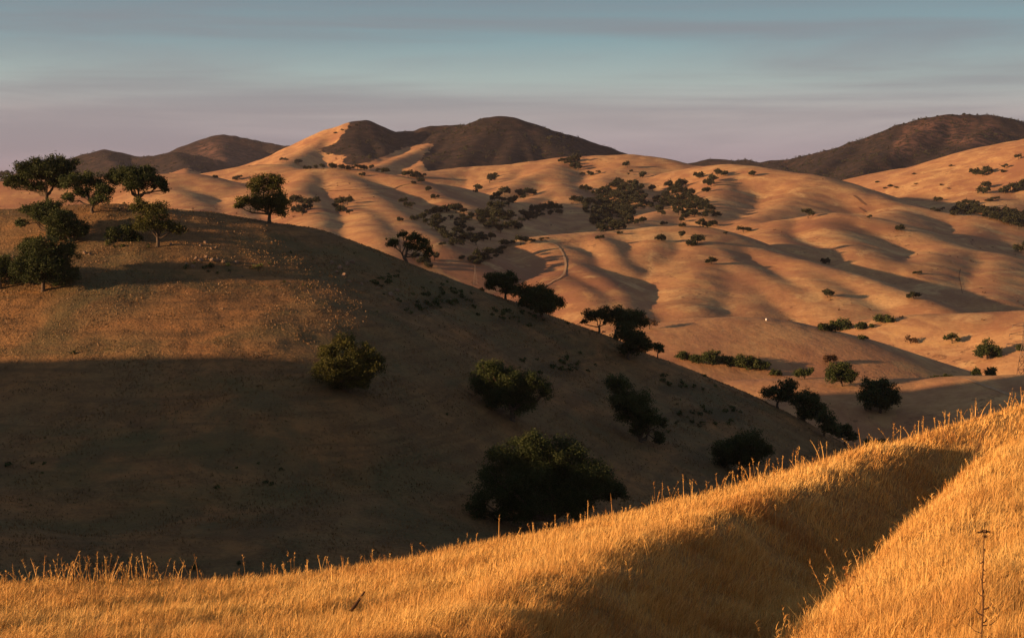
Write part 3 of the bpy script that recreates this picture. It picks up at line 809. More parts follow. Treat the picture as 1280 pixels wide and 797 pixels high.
# oaks of the low hills behind -----------------------------------------
oak('oak_tree', 'rounded oak with sunlit left side on the low sunlit bank, upper of two', (1052, 483), [(1049, 462, 15, 10), (1042, 469, 10, 8), (1060, 470, 11, 8)], 340, dens=3.6)
oak('oak_tree', 'big rounded oak casting a shadow to its right on the low sunlit bank', (1100, 516), [(1093, 482, 15, 10), (1085, 494, 12, 12), (1106, 489, 14, 13), (1114, 498, 10, 10), (1098, 503, 17, 9)], 340, dens=3.6)
oak('bush', 'small dark bush alone on the left end of the low sunlit bank', (1005, 474), [(1001, 466, 8, 5), (1009, 465, 8, 6)], 340, cat='bush')
G = 'row of dark oaks behind the right shoulder of the near hill'
for i, (px, py, rx, ry, lb) in enumerate([(855, 444, 9, 6, 'leftmost small oak of the row behind the near hill'), (872, 448, 9, 6, 'low oak second from left in the row behind the near hill'),
        (890, 446, 13, 9, 'pale-topped oak third in the row behind the near hill'), (912, 451, 11, 7, 'flat low oak fourth in the row behind the near hill'),
        (934, 452, 15, 9, 'broad oak near the right end of the row behind the near hill'), (950, 455, 12, 7, 'oak touching the broad one on its right in the row behind the near hill'),
        (970, 465, 8, 4, 'lowest shrubby oak ending the row behind the near hill')]):
    oak('oak_tree', lb, (px, py + ry * 1.1), [(px - rx * .35, py, rx * .7, ry * .9), (px + rx * .4, py + 1, rx * .65, ry * .8)], 330, group=G)
oak('oak_tree', 'small reddish oak with a long shadow on the rounded mid hill', (1038, 456), [(1033, 448, 5, 4), (1042, 447, 5, 4)], 420, mat=M_LEAFB)
oak('oak_tree', 'sparse brownish tree showing behind the ridge oak cluster', (812, 412), [(808, 401, 7, 5), (816, 403, 6, 5)], 420, mat=M_LEAFB, dens=1.1)
oak('oak_tree', 'flat-topped thin oak with forked trunk on the shaded field edge', (1190, 430), [(1184, 422, 5, 3), (1192, 420, 6, 3), (1197, 424, 3, 2.5)], 450, dens=2.6)
oak('oak_tree', 'broad umbrella oak standing alone left of the lattice pylon', (1234, 449), [(1227, 439, 9, 7), (1236, 434, 10, 8), (1243, 440, 8, 7)], 450)
oak('oak_tree', 'small twiggy reddish tree at the upper edge of the shaded field', (1138, 429), [(1135, 423, 4, 4), (1142, 425, 5, 3)], 450, mat=M_LEAFB, dens=1.3)
oak('bush', 'left one of two dark round bushes in the shaded hollow', (1219, 472), [(1219, 465, 6, 5)], 450, cat='bush')
oak('bush', 'right one of two dark round bushes in the shaded hollow', (1238, 472), [(1238, 465, 7, 6)], 450, cat='bush')
oak('bush', 'long low dark shrub at the bottom of the shaded field', (1178, 476), [(1170, 472, 8, 3), (1184, 471, 8, 3)], 450, cat='bush')
oak('bush', 'dark shrub cut by the right edge beside the pylon', (1277, 438), [(1275, 434, 6, 3.5), (1283, 436, 6, 4)], 450, cat='bush')
G = 'oaks lining the draw between the mid hills'
for px, py, rx, ry, lb in [(1030, 408, 8, 5, 'leftmost low oak in the draw between the mid hills'), (1044, 408, 9, 7, 'round oak second from left in the draw'), (1056, 405, 9, 8, 'tallest round oak in the middle of the draw'),
        (1068, 418, 6, 4, 'small bush below the tallest oak of the draw'), (1078, 421, 6, 3, 'flat bush at the right foot of the draw'), (1077, 407, 7, 5, 'low round oak right of the tallest in the draw'),
        (1090, 407, 3, 3, 'tiny bush between the two right-hand oaks of the draw'), (1106, 398, 12, 6, 'elongated oak on the rise at the right end of the draw')]:
    oak('oak_tree', lb, (px, py + ry), [(px - rx * .3, py, rx * .75, ry * .9), (px + rx * .35, py + .5, rx * .65, ry * .8)], 530, group=G)

# ------------------------------------------------------------------ far oaks: five shapes, copied
VAR = []
for v in range(6):
    r = np.random.default_rng(900 + v)
    bl = []
    for k in range(3 + v % 3):
        a = r.uniform(0, 6.28)
        rr = r.uniform(.38, .6)
        bl.append((math.cos(a) * (.95 - rr), math.sin(a) * (.95 - rr), r.uniform(.62, 1.05) * (.8 if v % 2 else 1), rr, rr, rr * r.uniform(.62, .85)))
    V, Fq, T = crown_mesh(bl, .12, r, 3.2)
    n1 = len(Fq)
    tv, tf = tube([(0, 0, -.25), (0, 0, .1), (0, 0, .7)], [.09, .07, .05], 5)
    Vall, Fall = join([(V, Fq), (tv, tf)])
    T = np.concatenate([T, np.zeros(len(tv))])
    VAR.append((Vall, Fall, T, n1))
_meshes = {}
def far_mesh(v):
    if v not in _meshes:
        V, Fq, T, n1 = VAR[v]
        mi = np.zeros(len(Fq), int); mi[n1:] = 1
        o = mesh_np('oak_tree', V, Fq, [M_LEAFF, M_BARK], cols={'tint': np.stack([T] * 3, 1)}, matidx=mi)
        _meshes[v] = o.data
        bpy.data.objects.remove(o)
    return _meshes[v]
QUEUE = []
def far(px, py, rad, label, group=None, ymin=520, flat=1.0, name='oak_tree', cat='tree', sc=1.0):
    h = hit(px, py + rad * .62, ymin, 6000)
    if h is None: return
    m = h[1] / F * rad * sc
    s_ = (m * 1.33, m * 1.33, m * random.uniform(1.2, 1.5) * flat)
    QUEUE.append((rad, h, m, s_, random.uniform(0, 6.28), label, group, name, cat, len(QUEUE) % 6))
def flush_far(limit=290):
    """the largest of them are trees of their own, what is left beyond that is one distant scatter"""
    order = sorted(range(len(QUEUE)), key=lambda i: (QUEUE[i][6] is not None and 'fill' in QUEUE[i][6], -QUEUE[i][0]))
    rest = []; n = 0
    for i in order:
        rad, h, m, s_, rot, label, group, name, cat, v = QUEUE[i]
        if n >= limit or label is None:
            rest.append(i); continue
        n += 1
        o = bpy.data.objects.new(name, far_mesh(v)); scene.collection.objects.link(o)
        o.location = (h[0], h[1], h[2] - m * .12); o.rotation_euler = (0, 0, rot); o.scale = s_
        tag(o, label, cat, group)
    Vs, Fs, Ts, k = [], [], [], 0
    for i in rest:
        rad, h, m, s_, rot, label, group, name, cat, v = QUEUE[i]
        V, Fq, T, n1 = VAR[v]
        c, s2 = math.cos(rot), math.sin(rot)
        W = V * np.array(s_); W = np.stack([W[:, 0] * c - W[:, 1] * s2, W[:, 0] * s2 + W[:, 1] * c, W[:, 2]], 1) + [h[0], h[1], h[2] - m * .12]
        Vs.append(W); Fs.append(Fq + k); Ts.append(T); k += len(W)
    if rest:
        o = mesh_np('distant_brush', np.concatenate(Vs), np.concatenate(Fs), M_LEAFF, cols={'tint': np.stack([np.concatenate(Ts)] * 3, 1)})
        tag(o, 'dark undergrowth and remaining small trees between the oaks of the far groves', 'brush', kind='stuff')
    print('far trees', n, 'rest', len(rest))
def many(lst, label, group, **k):
    for t in lst: far(*t[:3], label, group, **k)
def grove(poly, n, rlo, rhi, label, group, **k):
    xs = [p[0] for p in poly]; ys = [p[1] for p in poly]
    pts = []; tries = 0
    while len(pts) < n and tries < 6000:
        tries += 1
        x, y = random.uniform(min(xs), max(xs)), random.uniform(min(ys), max(ys))
        if not in_poly(np.array([x]), np.array([y]), poly)[0]: continue
        if min([math.hypot(x - a, (y - b) * 1.5) for a, b in pts] or [99]) < rlo * .8: continue
        pts.append((x, y))
    for x, y in sorted(pts, key=lambda p: p[1]):
        far(x, y, random.uniform(rlo, rhi), label, group, **k)

many([(404, 209, 4), (416, 208, 5), (427, 210, 4), (438, 210, 5), (447, 210, 4), (455, 210, 4), (463, 210, 4), (472, 213, 3), (481, 214, 5)],
     'tiny dark oak in the row along the crest of the left-centre golden hill', 'oaks along the crest of the left-centre hill')
far(452, 218, 4, 'small oak just under the crest row of the left-centre hill')
many([(510, 219, 6), (520, 220, 6), (529, 221, 4)], 'small dark oak in the clump at the foot of the dark mountain', 'oak clump at the foot of the dark mountain')
many([(517, 228, 3), (526, 226, 4)], 'tiny oak below the clump at the foot of the dark mountain', 'pair of tiny oaks under the mountain clump')
many([(423, 252, 7), (434, 252, 7), (426, 261, 6), (437, 266, 4), (419, 257, 4)], 'dark oak in the fold between two golden lobes', 'oaks in the fold between two golden lobes')
many([(370, 252, 7), (380, 252, 7), (391, 253, 8), (372, 261, 7), (378, 266, 6), (384, 258, 6)], 'dark oak in the gully clump right of the skyline oak', 'oak clump right of the skyline oak')
many([(536, 238, 4), (544, 246, 5)], 'small oak of the upper pair on the shaded left-centre slope', 'upper oak pair on the shaded slope')
many([(504, 252, 5), (509, 256, 4), (515, 258, 5)], 'small oak of the lower clump on the shaded left-centre slope', 'lower oak clump on the shaded slope')
many([(518, 272, 5), (529, 272, 6), (538, 264, 6), (545, 272, 6), (500, 274, 4), (546, 266, 7), (558, 261, 7), (570, 262, 7), (579, 263, 5), (540, 283, 7), (550, 285, 7), (563, 272, 4),
      (576, 283, 6), (571, 289, 6), (556, 291, 7), (563, 297, 8), (580, 296, 7), (588, 297, 6), (577, 302, 6), (595, 302, 7), (604, 297, 7), (613, 297, 6), (567, 303, 6), (534, 277, 5), (548, 278, 5)],
     'dark oak in the wooded valley left of the trail spur', 'oaks filling the valley left of the trail spur')
many([(597, 236, 5), (594, 239, 3)], 'small oak at the mouth of the upper fold beneath the mountain', 'oak pair at the mouth of the upper fold')
many([(612, 225, 6), (616, 219, 5), (621, 222, 4)], 'dark oak in the highest clump of the centre hills', 'highest oak clump of the centre hills')
many([(622, 243, 6), (631, 241, 6), (618, 248, 5), (627, 251, 5), (641, 249, 6), (636, 255, 6), (651, 242, 7), (659, 241, 5), (667, 240, 6), (655, 247, 4)],
     'dark oak in the upper streak across the centre golden spur', 'upper streak of oaks on the centre spur')
many([(618, 259, 8), (628, 259, 8), (613, 267, 8), (623, 270, 8), (636, 267, 7), (631, 275, 6), (617, 276, 6), (640, 272, 5), (599, 266, 6), (611, 282, 6), (604, 272, 4)],
     'dense dark oak massed at the valley head below the centre spur', 'oaks massed at the valley head')
many([(654, 268, 6), (661, 271, 6), (670, 270, 6), (667, 260, 5), (679, 260, 6), (687, 257, 7), (693, 260, 5), (699, 259, 4), (676, 265, 6), (688, 266, 4)],
     'dark oak in the lower streak on the centre golden spur', 'lower streak of oaks on the centre spur')
far(699, 266, 4, 'little round oak with a visible stem right of the lower streak')
many([(645, 280, 6), (652, 276, 4), (635, 282, 7), (626, 287, 7), (648, 284, 5)], 'dark oak in the line dropping below the lower streak', 'oaks dropping below the lower streak')
many([(630, 305, 6), (640, 303, 4)], 'oak on the crest of the trail spur, left of the large crest oak', 'small crest oaks of the trail spur')
far(651, 302, 8, 'largest pointed oak on the crest of the trail spur')
many([(665, 299, 4), (676, 298, 4), (684, 297, 2.5)], 'low flat shrub beside the top of the trail', 'low shrubs at the top of the trail', flat=.6, name='bush', cat='bush')
many([(611, 316, 7), (620, 314, 7), (598, 319, 7), (605, 321, 6), (628, 312, 5), (598, 327, 6), (590, 325, 5)], 'dark oak in the wedge under the crest of the trail spur', 'oaks in the wedge under the trail spur crest')
far(576, 322, 4.5, 'single dark oak on the shaded flat left of the trail spur')
far(553, 306, 4, 'single pale bush on the shaded slope above the leaning oak', name='bush', cat='bush')
many([(530, 326, 7), (543, 322, 6), (536, 332, 5), (520, 322, 5)], 'hazy dark oak in the hollow behind the leaning oak', 'oaks in the hollow behind the leaning oak', ymin=420)
many([(702, 201, 4), (710, 204, 4), (714, 199, 5), (721, 200, 5), (718, 207, 5), (723, 210, 4), (728, 217, 3), (707, 200, 3)], 'dark oak in the clump just under the centre skyline', 'oak clump under the centre skyline')
many([(738, 217, 4), (748, 216, 3)], 'small oak in the fold right of the skyline clump', 'small oak pair in the skyline fold')
many([(730, 234, 5), (736, 238, 4), (744, 241, 5)], 'dark oak on the left rim above the big grove', 'oaks on the left rim of the big grove')
far(784, 207, 5, 'round lone oak highest above the big grove')
many([(789, 214, 2), (785, 218, 2)], 'tiny shrub between the big grove and the lone oak above it', 'tiny shrubs above the big grove', name='bush', cat='bush')
far(803, 219, 5, 'lone oak with a long shadow right above the big grove')
far(816, 236, 5, 'lone oak on the golden patch right of the big grove')
grove([(742, 252), (757, 231), (768, 220), (778, 227), (800, 233), (806, 246), (808, 256), (795, 264), (785, 270), (786, 284), (770, 288), (745, 289), (738, 280), (746, 262)], 44, 5, 8,
      'dark oak inside the big grove filling the central ravine', 'big grove in the central ravine')
many([(718, 249, 5), (724, 251, 5), (731, 252, 5), (738, 253, 5), (735, 264, 4)], 'dark oak on the tongue left of the big grove', 'oaks on the tongue left of the big grove')
grove([(806, 254), (815, 248), (832, 243), (846, 250), (840, 258), (815, 262)], 10, 4.5, 6, 'dark oak linking the big grove to the right-hand grove', 'oaks linking the two groves')
grove([(836, 231), (850, 229), (859, 236), (868, 246), (880, 252), (891, 258), (893, 263), (880, 262), (862, 250), (846, 245)], 15, 5, 7, 'dark oak in the right-hand grove above the mid ridge', 'right-hand grove')
grove([(840, 252), (862, 252), (868, 262), (862, 272), (852, 272), (842, 260)], 9, 4.5, 6, 'dark oak in the lower arm of the right-hand grove', 'lower arm of the right-hand grove')
many([(868, 267, 6), (878, 268, 6), (887, 267, 6), (896, 268, 5)], 'dark oak in the short upper row right of the grove', 'short upper row right of the grove')
many([(875, 280, 6), (884, 281, 6), (891, 280, 5)], 'dark oak in the short lower row just behind the mid ridge', 'short lower row behind the mid ridge')
many([(830, 279, 4), (851, 276, 4), (853, 281, 4), (827, 267, 5), (822, 262, 3)], 'small oak on the reddish patch between the groves', 'small oaks on the reddish patch')
many([(804, 276, 5), (793, 277, 5), (786, 279, 4), (779, 283, 4), (772, 286, 4)], 'small oak at the lower edge of the big grove', 'oaks at the lower edge of the big grove')
far(874, 219, 6, 'round oak with long shadow near the right skyline, left of the oak chain')
many([(897, 217, 5), (905, 217, 5), (892, 224, 6), (886, 228, 6), (889, 231, 5), (883, 237, 5)], 'dark oak in the slanting chain near the right skyline', 'slanting oak chain near the right skyline')
far(941, 218, 4.5, 'lone small oak just below the right golden skyline')
far(775, 291, 3.5, 'small oak on the rim of the shaded bowl')
far(750, 298, 5, 'oak half lost in the upper shadow of the bowl')
far(826, 297, 6, 'round oak on the mid ridge right of the bowl, left of two')
far(851, 295, 5, 'round oak on the mid ridge right of the bowl, right of two')
many([(864, 304, 6), (872, 301, 7)], 'half of the wide dark double oak on the mid ridge', 'wide double oak on the mid ridge')
far(889, 326, 6.5, 'lone oak on the sunlit spur below the double oak')
far(929, 286, 8, 'flat wide oak on the crest of the right mid ridge', flat=.65)
far(907, 291, 2.5, 'tiny shrub left of the flat wide crest oak', name='bush', cat='bush')
far(1010, 269, 7, 'large lone oak on the golden crest under the right summit')
far(1032, 327, 5, 'single oak on the dark edge of the long shadow')
far(1034, 368, 7, 'pointed lone oak with a long shadow to its right')
far(1142, 370, 7, 'dark round oak inside the deep shadow basin')
far(1147, 341, 5, 'small flat oak on the sunlit lobe above the shadow basin', flat=.8)
far(1125, 285, 5, 'pointed oak on the ridge left of the shaded hollow')
far(1087, 272, 3, 'tiny oak at the lower end of the eroded track')
many([(1219, 215, 6), (1228, 218, 4), (1236, 213, 7)], 'dark oak in the upper clump on the far right hill', 'upper oak clump on the far right hill')
far(1273, 197, 4, 'small dark oak highest on the far right hill by the edge')
many([(1254, 214, 3), (1256, 209, 4)], 'tiny reddish shrub right of the upper clump on the far right hill', 'shrubs on the far right hill', name='bush', cat='bush')
many([(1229, 238, 7), (1233, 233, 5)], 'dark oak in the middle clump on the far right hill', 'middle oak clump on the far right hill')
many([(1236, 249, 5), (1245, 248, 5)], 'low flat dark shrub above the long wood on the right', 'flat shrubs above the long wood', flat=.6, name='bush', cat='bush')
many([(1256, 238, 6), (1263, 236, 7), (1271, 235, 7), (1280, 233, 7), (1289, 232, 7)], 'dark oak in the row running off the right edge', 'oak row running off the right edge')
many([(1166, 262, 3), (1172, 263, 3), (1178, 262, 3)], 'tiny oak at the left tip of the long wood', 'tiny oaks at the tip of the long wood')
many([(1171, 249, 4), (1175, 250, 3)], 'tiny shrub on the sunlit flat above the long wood tip', 'tiny shrubs above the wood tip', name='bush', cat='bush')
grove([(1186, 262), (1200, 254), (1215, 253), (1235, 261), (1262, 266), (1295, 264), (1295, 292), (1262, 280), (1235, 270), (1215, 269), (1195, 268)], 36, 5, 7.5,
      'dark oak in the long wood behind the right golden hill', 'long wood behind the right golden hill')
many([(1275, 311, 7), (1285, 307, 7)], 'dark oak at the right edge of the photo below the long wood', 'edge oaks below the long wood')
many([(1113, 232, 3), (1105, 235, 2.5), (1096, 227, 2.5), (1120, 234, 2.5), (1142, 217, 2.5), (1188, 207, 2.5), (1145, 229, 2), (1185, 236, 2), (1176, 231, 2)],
     'tiny reddish shrub scattered on the sunlit far right hill', 'scattered shrubs on the far right hill', name='bush', cat='bush', flat=.7)
many([(4, 218, 5), (11, 216, 5), (-3, 219, 5)], 'tiny dark oak on the far skyline at the left edge', 'far skyline oaks at the left edge')
many([(295, 223, 4), (300, 222, 3), (269, 221, 3)], 'tiny oak on the pale hill behind the near summit', 'tiny oaks behind the near summit')
many([(373, 203, 4), (353, 199, 3), (358, 200, 3)], 'tiny oak on the golden flank of the left mountain', 'tiny oaks on the golden mountain flank')
many([(382, 210, 3), (388, 210, 3), (395, 209, 3)], 'tiny oak left of the crest row on the left-centre hill', 'tiny oaks left of the crest row')
many([(446, 157, 2), (437, 159, 2), (428, 163, 2), (419, 167, 1.8), (450, 155, 1.8)], 'speck of shrub on the skyline of the golden mountain', 'skyline shrubs of the golden mountain', ymin=2000, name='bush', cat='bush')
many([(961, 203, 1.6), (1000, 195, 1.8), (1012, 192, 1.8), (1030, 189, 2), (1046, 186, 1.8), (1062, 180, 2), (1085, 173, 1.8), (1112, 162, 2), (1130, 155, 2), (1148, 150, 2), (1156, 149, 2.2),
      (1172, 146, 2), (1190, 145, 2.2), (1205, 144, 2.4), (1212, 144, 2.4), (1222, 144, 2), (1250, 147, 2), (1262, 150, 2)],
     'tiny tree pricking the skyline of the dark right mountain', 'skyline trees of the dark right mountain', ymin=2500, flat=1.15, sc=.75)

grove([(742, 252), (757, 231), (768, 222), (800, 235), (806, 250), (795, 262), (785, 280), (770, 288), (745, 289), (738, 280), (746, 262)], 60, 3.5, 6, None, None)
grove([(836, 233), (850, 231), (868, 246), (891, 260), (880, 262), (862, 270), (845, 262), (815, 262), (812, 254)], 30, 3, 5, None, None)
grove([(1190, 262), (1202, 256), (1215, 255), (1235, 263), (1262, 268), (1295, 267), (1295, 290), (1262, 279), (1235, 269)], 40, 3.5, 6, None, None)
grove([(522, 268), (545, 264), (572, 262), (590, 268), (625, 256), (640, 268), (634, 284), (600, 300), (560, 303), (540, 285)], 34, 3, 5, None, None)
grove([(585, 325), (600, 315), (628, 309), (635, 306), (618, 322), (598, 330)], 12, 3, 4.5, None, None)
grove([(650, 262), (668, 256), (695, 256), (690, 262), (668, 274), (655, 274)], 10, 2.5, 4, None, None)
grove([(720, 247), (738, 250), (742, 260), (734, 268), (726, 256)], 8, 3, 4.5, None, None)
grove([(700, 199), (722, 197), (726, 212), (716, 212)], 6, 2, 3.5, None, None)
flush_far()

# ------------------------------------------------------------------ scrub
def scrub(name, label, x, y, size, nq, mat, tlo=.1, thi=.8, seed=7):
    r = np.random.default_rng(seed)
    z = grid_h(x, y); n = len(x)
    off = unit(n * nq, r) * r.random((n * nq, 1)) ** .35 * [1, 1, .75] * np.repeat(size, nq)[:, None]
    C = np.repeat(np.stack([x, y, z + size * .35], 1), nq, 0) + off
    V, Fq = leaf_quads(C, np.repeat(size, nq) * .5, r)
    T = np.repeat(np.clip(np.repeat(r.uniform(tlo, thi, n), nq) + r.normal(0, .1, n * nq), 0, 1), 4)
    tag(mesh_np(name, V, Fq, mat, cols={'tint': np.stack([T] * 3, 1)}), label, 'scrub', kind='stuff')
fl = np.nonzero(((cover[..., 0] > .55) & (GY > 2350) & (GY < 4600) & (PXg > -60) & (PXg < 1340) & (PYg < 262)).ravel())[0]
pk = fl[rng.integers(0, len(fl), 15000)]
sx, sy = GX.ravel()[pk] + rng.normal(0, 9, len(pk)), GY.ravel()[pk] + rng.normal(0, 12, len(pk))
kp = fbm(sx / 130, sy / 130, 4, .6) + .5 * (sx / sy * F + CX > 880) * .5 > rng.uniform(-.25, .5, len(sx))
sx, sy = sx[kp], sy[kp]
scrub('mountain_chaparral', 'dark chaparral bushes speckling the far mountains', sx, sy, rng.uniform(1.5, 4.2, len(sx)), 9, M_LEAFF)
n_ = 900
yy = rng.uniform(125, 300, n_); xx = yy * rng.uniform(-.36, .25, n_)
kp = fbm(xx / 16, yy / 16 + 4, 3) + .3 * fbm(xx / 60, yy / 60, 2) > .36
extra = [hit(rng.normal(cx_, rx_ * .5), rng.normal(cy_, ry_ * .5), 110, 345) for cx_, cy_, rx_, ry_, k_ in
         ((560, 372, 60, 16, 40), (640, 395, 50, 14, 30), (530, 385, 30, 10, 16), (700, 455, 45, 14, 22), (880, 520, 60, 14, 26), (850, 480, 50, 10, 18), (480, 350, 30, 12, 14), (265, 335, 60, 10, 14), (155, 305, 40, 10, 12)) for _ in range(k_)]
extra = np.array([e[:2] for e in extra if e])
xx = np.concatenate([xx[kp], extra[:, 0]]); yy = np.concatenate([yy[kp], extra[:, 1]])
scrub('hillside_scrub', 'low dark scrub in patches on the near hill', xx, yy, rng.uniform(.22, .65, len(xx)) * np.where(np.arange(len(xx)) < kp.sum(), .7, 1.1), 26, M_LEAF, .2, 1)
n_ = 2600
yy = rng.uniform(420, 2250, n_) ** 1.0; xx = yy * rng.uniform(-.38, .38, n_)
kp = fbm(xx / 140, yy / 140 + 4, 3) > .24
scrub('rangeland_scrub', 'tiny reddish scrub dotted thinly over the rolling hills', xx[kp], yy[kp], rng.uniform(.5, 1.5, kp.sum()), 12, M_LEAFB)

# ------------------------------------------------------------------ rocks
def rock_mat():
    m, nt, b = new_mat('weathered_rock')
    g = nt.nodes.new('ShaderNodeTexCoord').outputs['Object']
    nt.links.new(ramp_node(nt, noise_node(nt, g, 2.5, 5, .7), [(.3, (.13, .085, .06)), (.55, (.24, .17, .12)), (.75, (.33, .25, .17))]), b.inputs['Base Color'])
    bump(nt, b, noise_node(nt, g, 6, 4, .7), .8, .1)
    return m
M_ROCK = rock_mat()
import bmesh
def rock(px, py, rad, label, group, seed):
    h = hit(px, py + rad * .5, 120, 345)
    if h is None: return
    r = np.random.default_rng(seed)
    bm = bmesh.new(); bmesh.ops.create_icosphere(bm, subdivisions=3, radius=1)
    ax = unit(9, r); cut = r.uniform(.5, .95, 9)
    for v in bm.verts:
        p = np.array(v.co)
        for a, c in zip(ax, cut):
            d = p @ a
            if d > c: p = p - a * (d - c) * .85
        v.co = Vector(p * (1 + .12 * r.normal() * .5))
    me = bpy.data.meshes.new('rock'); bm.to_mesh(me); bm.free(); me.materials.append(M_ROCK)
    o = bpy.data.objects.new('rock', me); scene.collection.objects.link(o)
    m = h[1] / F * rad
    o.scale = (m * r.uniform(.8, 1.3), m * r.uniform(.8, 1.2), m * r.uniform(.8, 1.5)); o.location = (h[0], h[1], h[2] + m * .2)
    o.rotation_euler = (r.normal() * .3, r.normal() * .3, r.uniform(0, 6))
    tag(o, label, 'rock', group)
sd = 0
for lst, lb, gp in (([(214, 306, 2.4)], 'single upright sunlit rock right of the olive oak', None),
        ([(251, 307, 2.6), (257, 303, 2.6), (264, 311, 1.8), (270, 309, 1.8)], 'small rock in the upper group right of the olive oak', 'upper rock group'),
        ([(233, 330, 2), (241, 333, 2.6), (245, 323, 2.4), (251, 326, 2.6), (258, 322, 2.4), (265, 325, 3.4), (272, 325, 3.4), (279, 327, 3.2)], 'jagged rock in the outcrop line right of the olive oak', 'outcrop line on the near hill'),
        ([(295, 328, 2.8)], 'lone rock at the right end of the outcrop line', None), ([(287, 341, 1.7), (303, 345, 1.7)], 'small pale stone below the outcrop line', 'pale stones below the outcrop'),
        ([(106, 317, 2.4), (112, 318, 2)], 'small pale rock right of the left-hand tree cluster', 'rocks by the tree cluster'),
        ([(5, 320, 3), (16, 323, 2.6)], 'pale rock at the left edge above the cut-off oak', 'rocks at the left edge'),
        ([(415, 328, 3.2), (425, 334, 3.8), (434, 330, 3.2), (440, 327, 3), (430, 344, 3.8), (437, 352, 3), (421, 340, 3)], 'reddish sunlit rock of the large outcrop high on the slope', 'reddish outcrop high on the slope'),
        ([(452, 355, 2), (471, 360, 1.8), (459, 352, 1.8)], 'small stone between the two reddish outcrops', 'stones between the outcrops'),
        ([(488, 368, 3.4), (496, 363, 3)], 'reddish rock of the small lower outcrop', 'small lower outcrop')):
    for t in lst:
        sd += 1; rock(*t, lb, gp, sd)

# ------------------------------------------------------------------ tracks
def track_mat(name, c1, c2):
    m, nt, b = new_mat(name)
    g = nt.nodes.new('ShaderNodeNewGeometry').outputs['Position']
    nt.links.new(ramp_node(nt, noise_node(nt, g, .6, 4, .7), [(.3, c1), (.7, c2)]), b.inputs['Base Color'])
    return m
M_TR1 = track_mat('trodden_soil', (.34, .22, .13), (.50, .34, .20)); M_TR2 = track_mat('eroded_soil', (.13, .07, .045), (.24, .13, .075))
def track(pts, wpx, mat, ymin, lift=.15):
    P3 = [hit(px, py, ymin) for px, py in pts]
    P3 = catmull([p for p in P3 if p], 14)
    L, Rr = [], []
    for i, p in enumerate(P3):
        t = P3[min(i + 1, len(P3) - 1)] - P3[max(i - 1, 0)]; t[2] = 0; t /= np.linalg.norm(t) + 1e-9
        nrm = np.array([-t[1], t[0], 0]); w = wpx * p[1] / F * .5 * (1 + .4 * pnoise(np.array([i * .3]), np.array([wpx * 3.1]))[0])
        # wider across the line of sight than along it
        L.append(p + nrm * w); Rr.append(p - nrm * w)
    V = np.array(L + Rr); V[:, 2] = grid_h(V[:, 0], V[:, 1]) + lift
    n = len(L)
    Fq = np.array([(i, i + 1, n + i + 1, n + i) for i in range(n - 1)])
    return tag(mesh_np('track', V, Fq, mat, smooth=True), kind='structure')
track([(676, 300), (690, 305), (700, 312), (705, 322), (707, 334), (703, 345), (692, 352), (678, 360)], 2.6, M_TR1, 800, .35)
track([(401, 236), (430, 238), (455, 237), (470, 236), (500, 233), (530, 232)], 2.2, M_TR2, 900, .4)
track([(1203, 473), (1224, 480), (1250, 490), (1285, 503)], 4.5, M_TR1, 330, .15)
track([(1067, 245), (1074, 250), (1082, 257)], 3, M_TR2, 1000, .5)
track([(1074, 260), (1082, 266)], 3, M_TR2, 1000, .5)
track([(1201, 336), (1199, 346), (1201, 356), (1203, 367)], .9, M_TR2, 800, .25)

# ------------------------------------------------------------------ pylons, water tank
def metal(name, c):
    m, nt, b = new_mat(name)
    b.inputs['Base Color'].default_value = (*c, 1); b.inputs['Metallic'].default_value = .4; b.inputs['Roughness'].default_value = .6
    return m
M_STEEL = metal('galvanised_steel', (.20, .17, .15))
def bar(a, b, w):
    return tube([a, b], [w, w], 4)
def pylon(px, top_py, Y, label, wbar, half):
    X = (px - CX) / F * Y; Z = ground_z(X, Y)
    Hh = (HY - top_py) / F * Y - Z
    root = bpy.data.objects.new('lattice_pylon', None); scene.collection.objects.link(root); root.location = (X, Y, Z)
    root.rotation_euler = (0, 0, R(18))
    tag(root, label, 'pylon')
    def hw(t): return half * (1 - t / .82) * .85 + half * .15 if t < .82 else half * .15
    lv = [0, .16, .3, .42, .53, .62, .70, .77, .84, .92, 1]
    P4 = [[np.array([sx * hw(t), sy * hw(t), t * Hh]) for sx, sy in ((-1, -1), (1, -1), (1, 1), (-1, 1))] for t in lv]
    for k in range(4):
        v, f = tube([P4[i][k] for i in range(len(lv))], [wbar] * len(lv), 4)
        mesh_np('leg', v, f, M_STEEL, root)
    parts = []
    for i in range(len(lv) - 1):
        for k in range(4):
            a, b, c, d = P4[i][k], P4[i][(k + 1) % 4], P4[i + 1][k], P4[i + 1][(k + 1) % 4]
            parts += [bar(a, d, wbar * .7), bar(b, c, wbar * .7), bar(c, d, wbar * .7)]
    v, f = join(parts); mesh_np('lattice_bracing', v, f, M_STEEL, root)
    for t, L in ((.74, .27), (.86, .23), (.97, .18)):
        L *= Hh; z = t * Hh
        for s in (-1, 1):
            tip = np.array([s * L, 0, z + .01 * Hh]); w0 = half * .15
            pr = [bar((s * w0, -w0, z), tip, wbar * .8), bar((s * w0, w0, z), tip, wbar * .8), bar((s * w0, 0, z + .045 * Hh), tip, wbar * .8),
                  bar((s * L * .5, -w0 * .5, z), (s * L * .5, 0, z + .03 * Hh), wbar * .6)]
            v, f = join(pr); arm = mesh_np('cross_arm', v, f, M_STEEL, root)
            v, f = tube([tip, tip - [0, 0, .03 * Hh]], [wbar * 1.2, wbar * 1.2], 6); mesh_np('insulator', v, f, M_STEEL, arm)
    return root
pylon(1281, 404, 600, 'grey lattice power pylon at the right edge behind the low bank', .10, 3.6)
pylon(594, 331, 880, 'faint slender lattice pylon rising behind the near hill left of the touching oak pair', .03, 1.2)
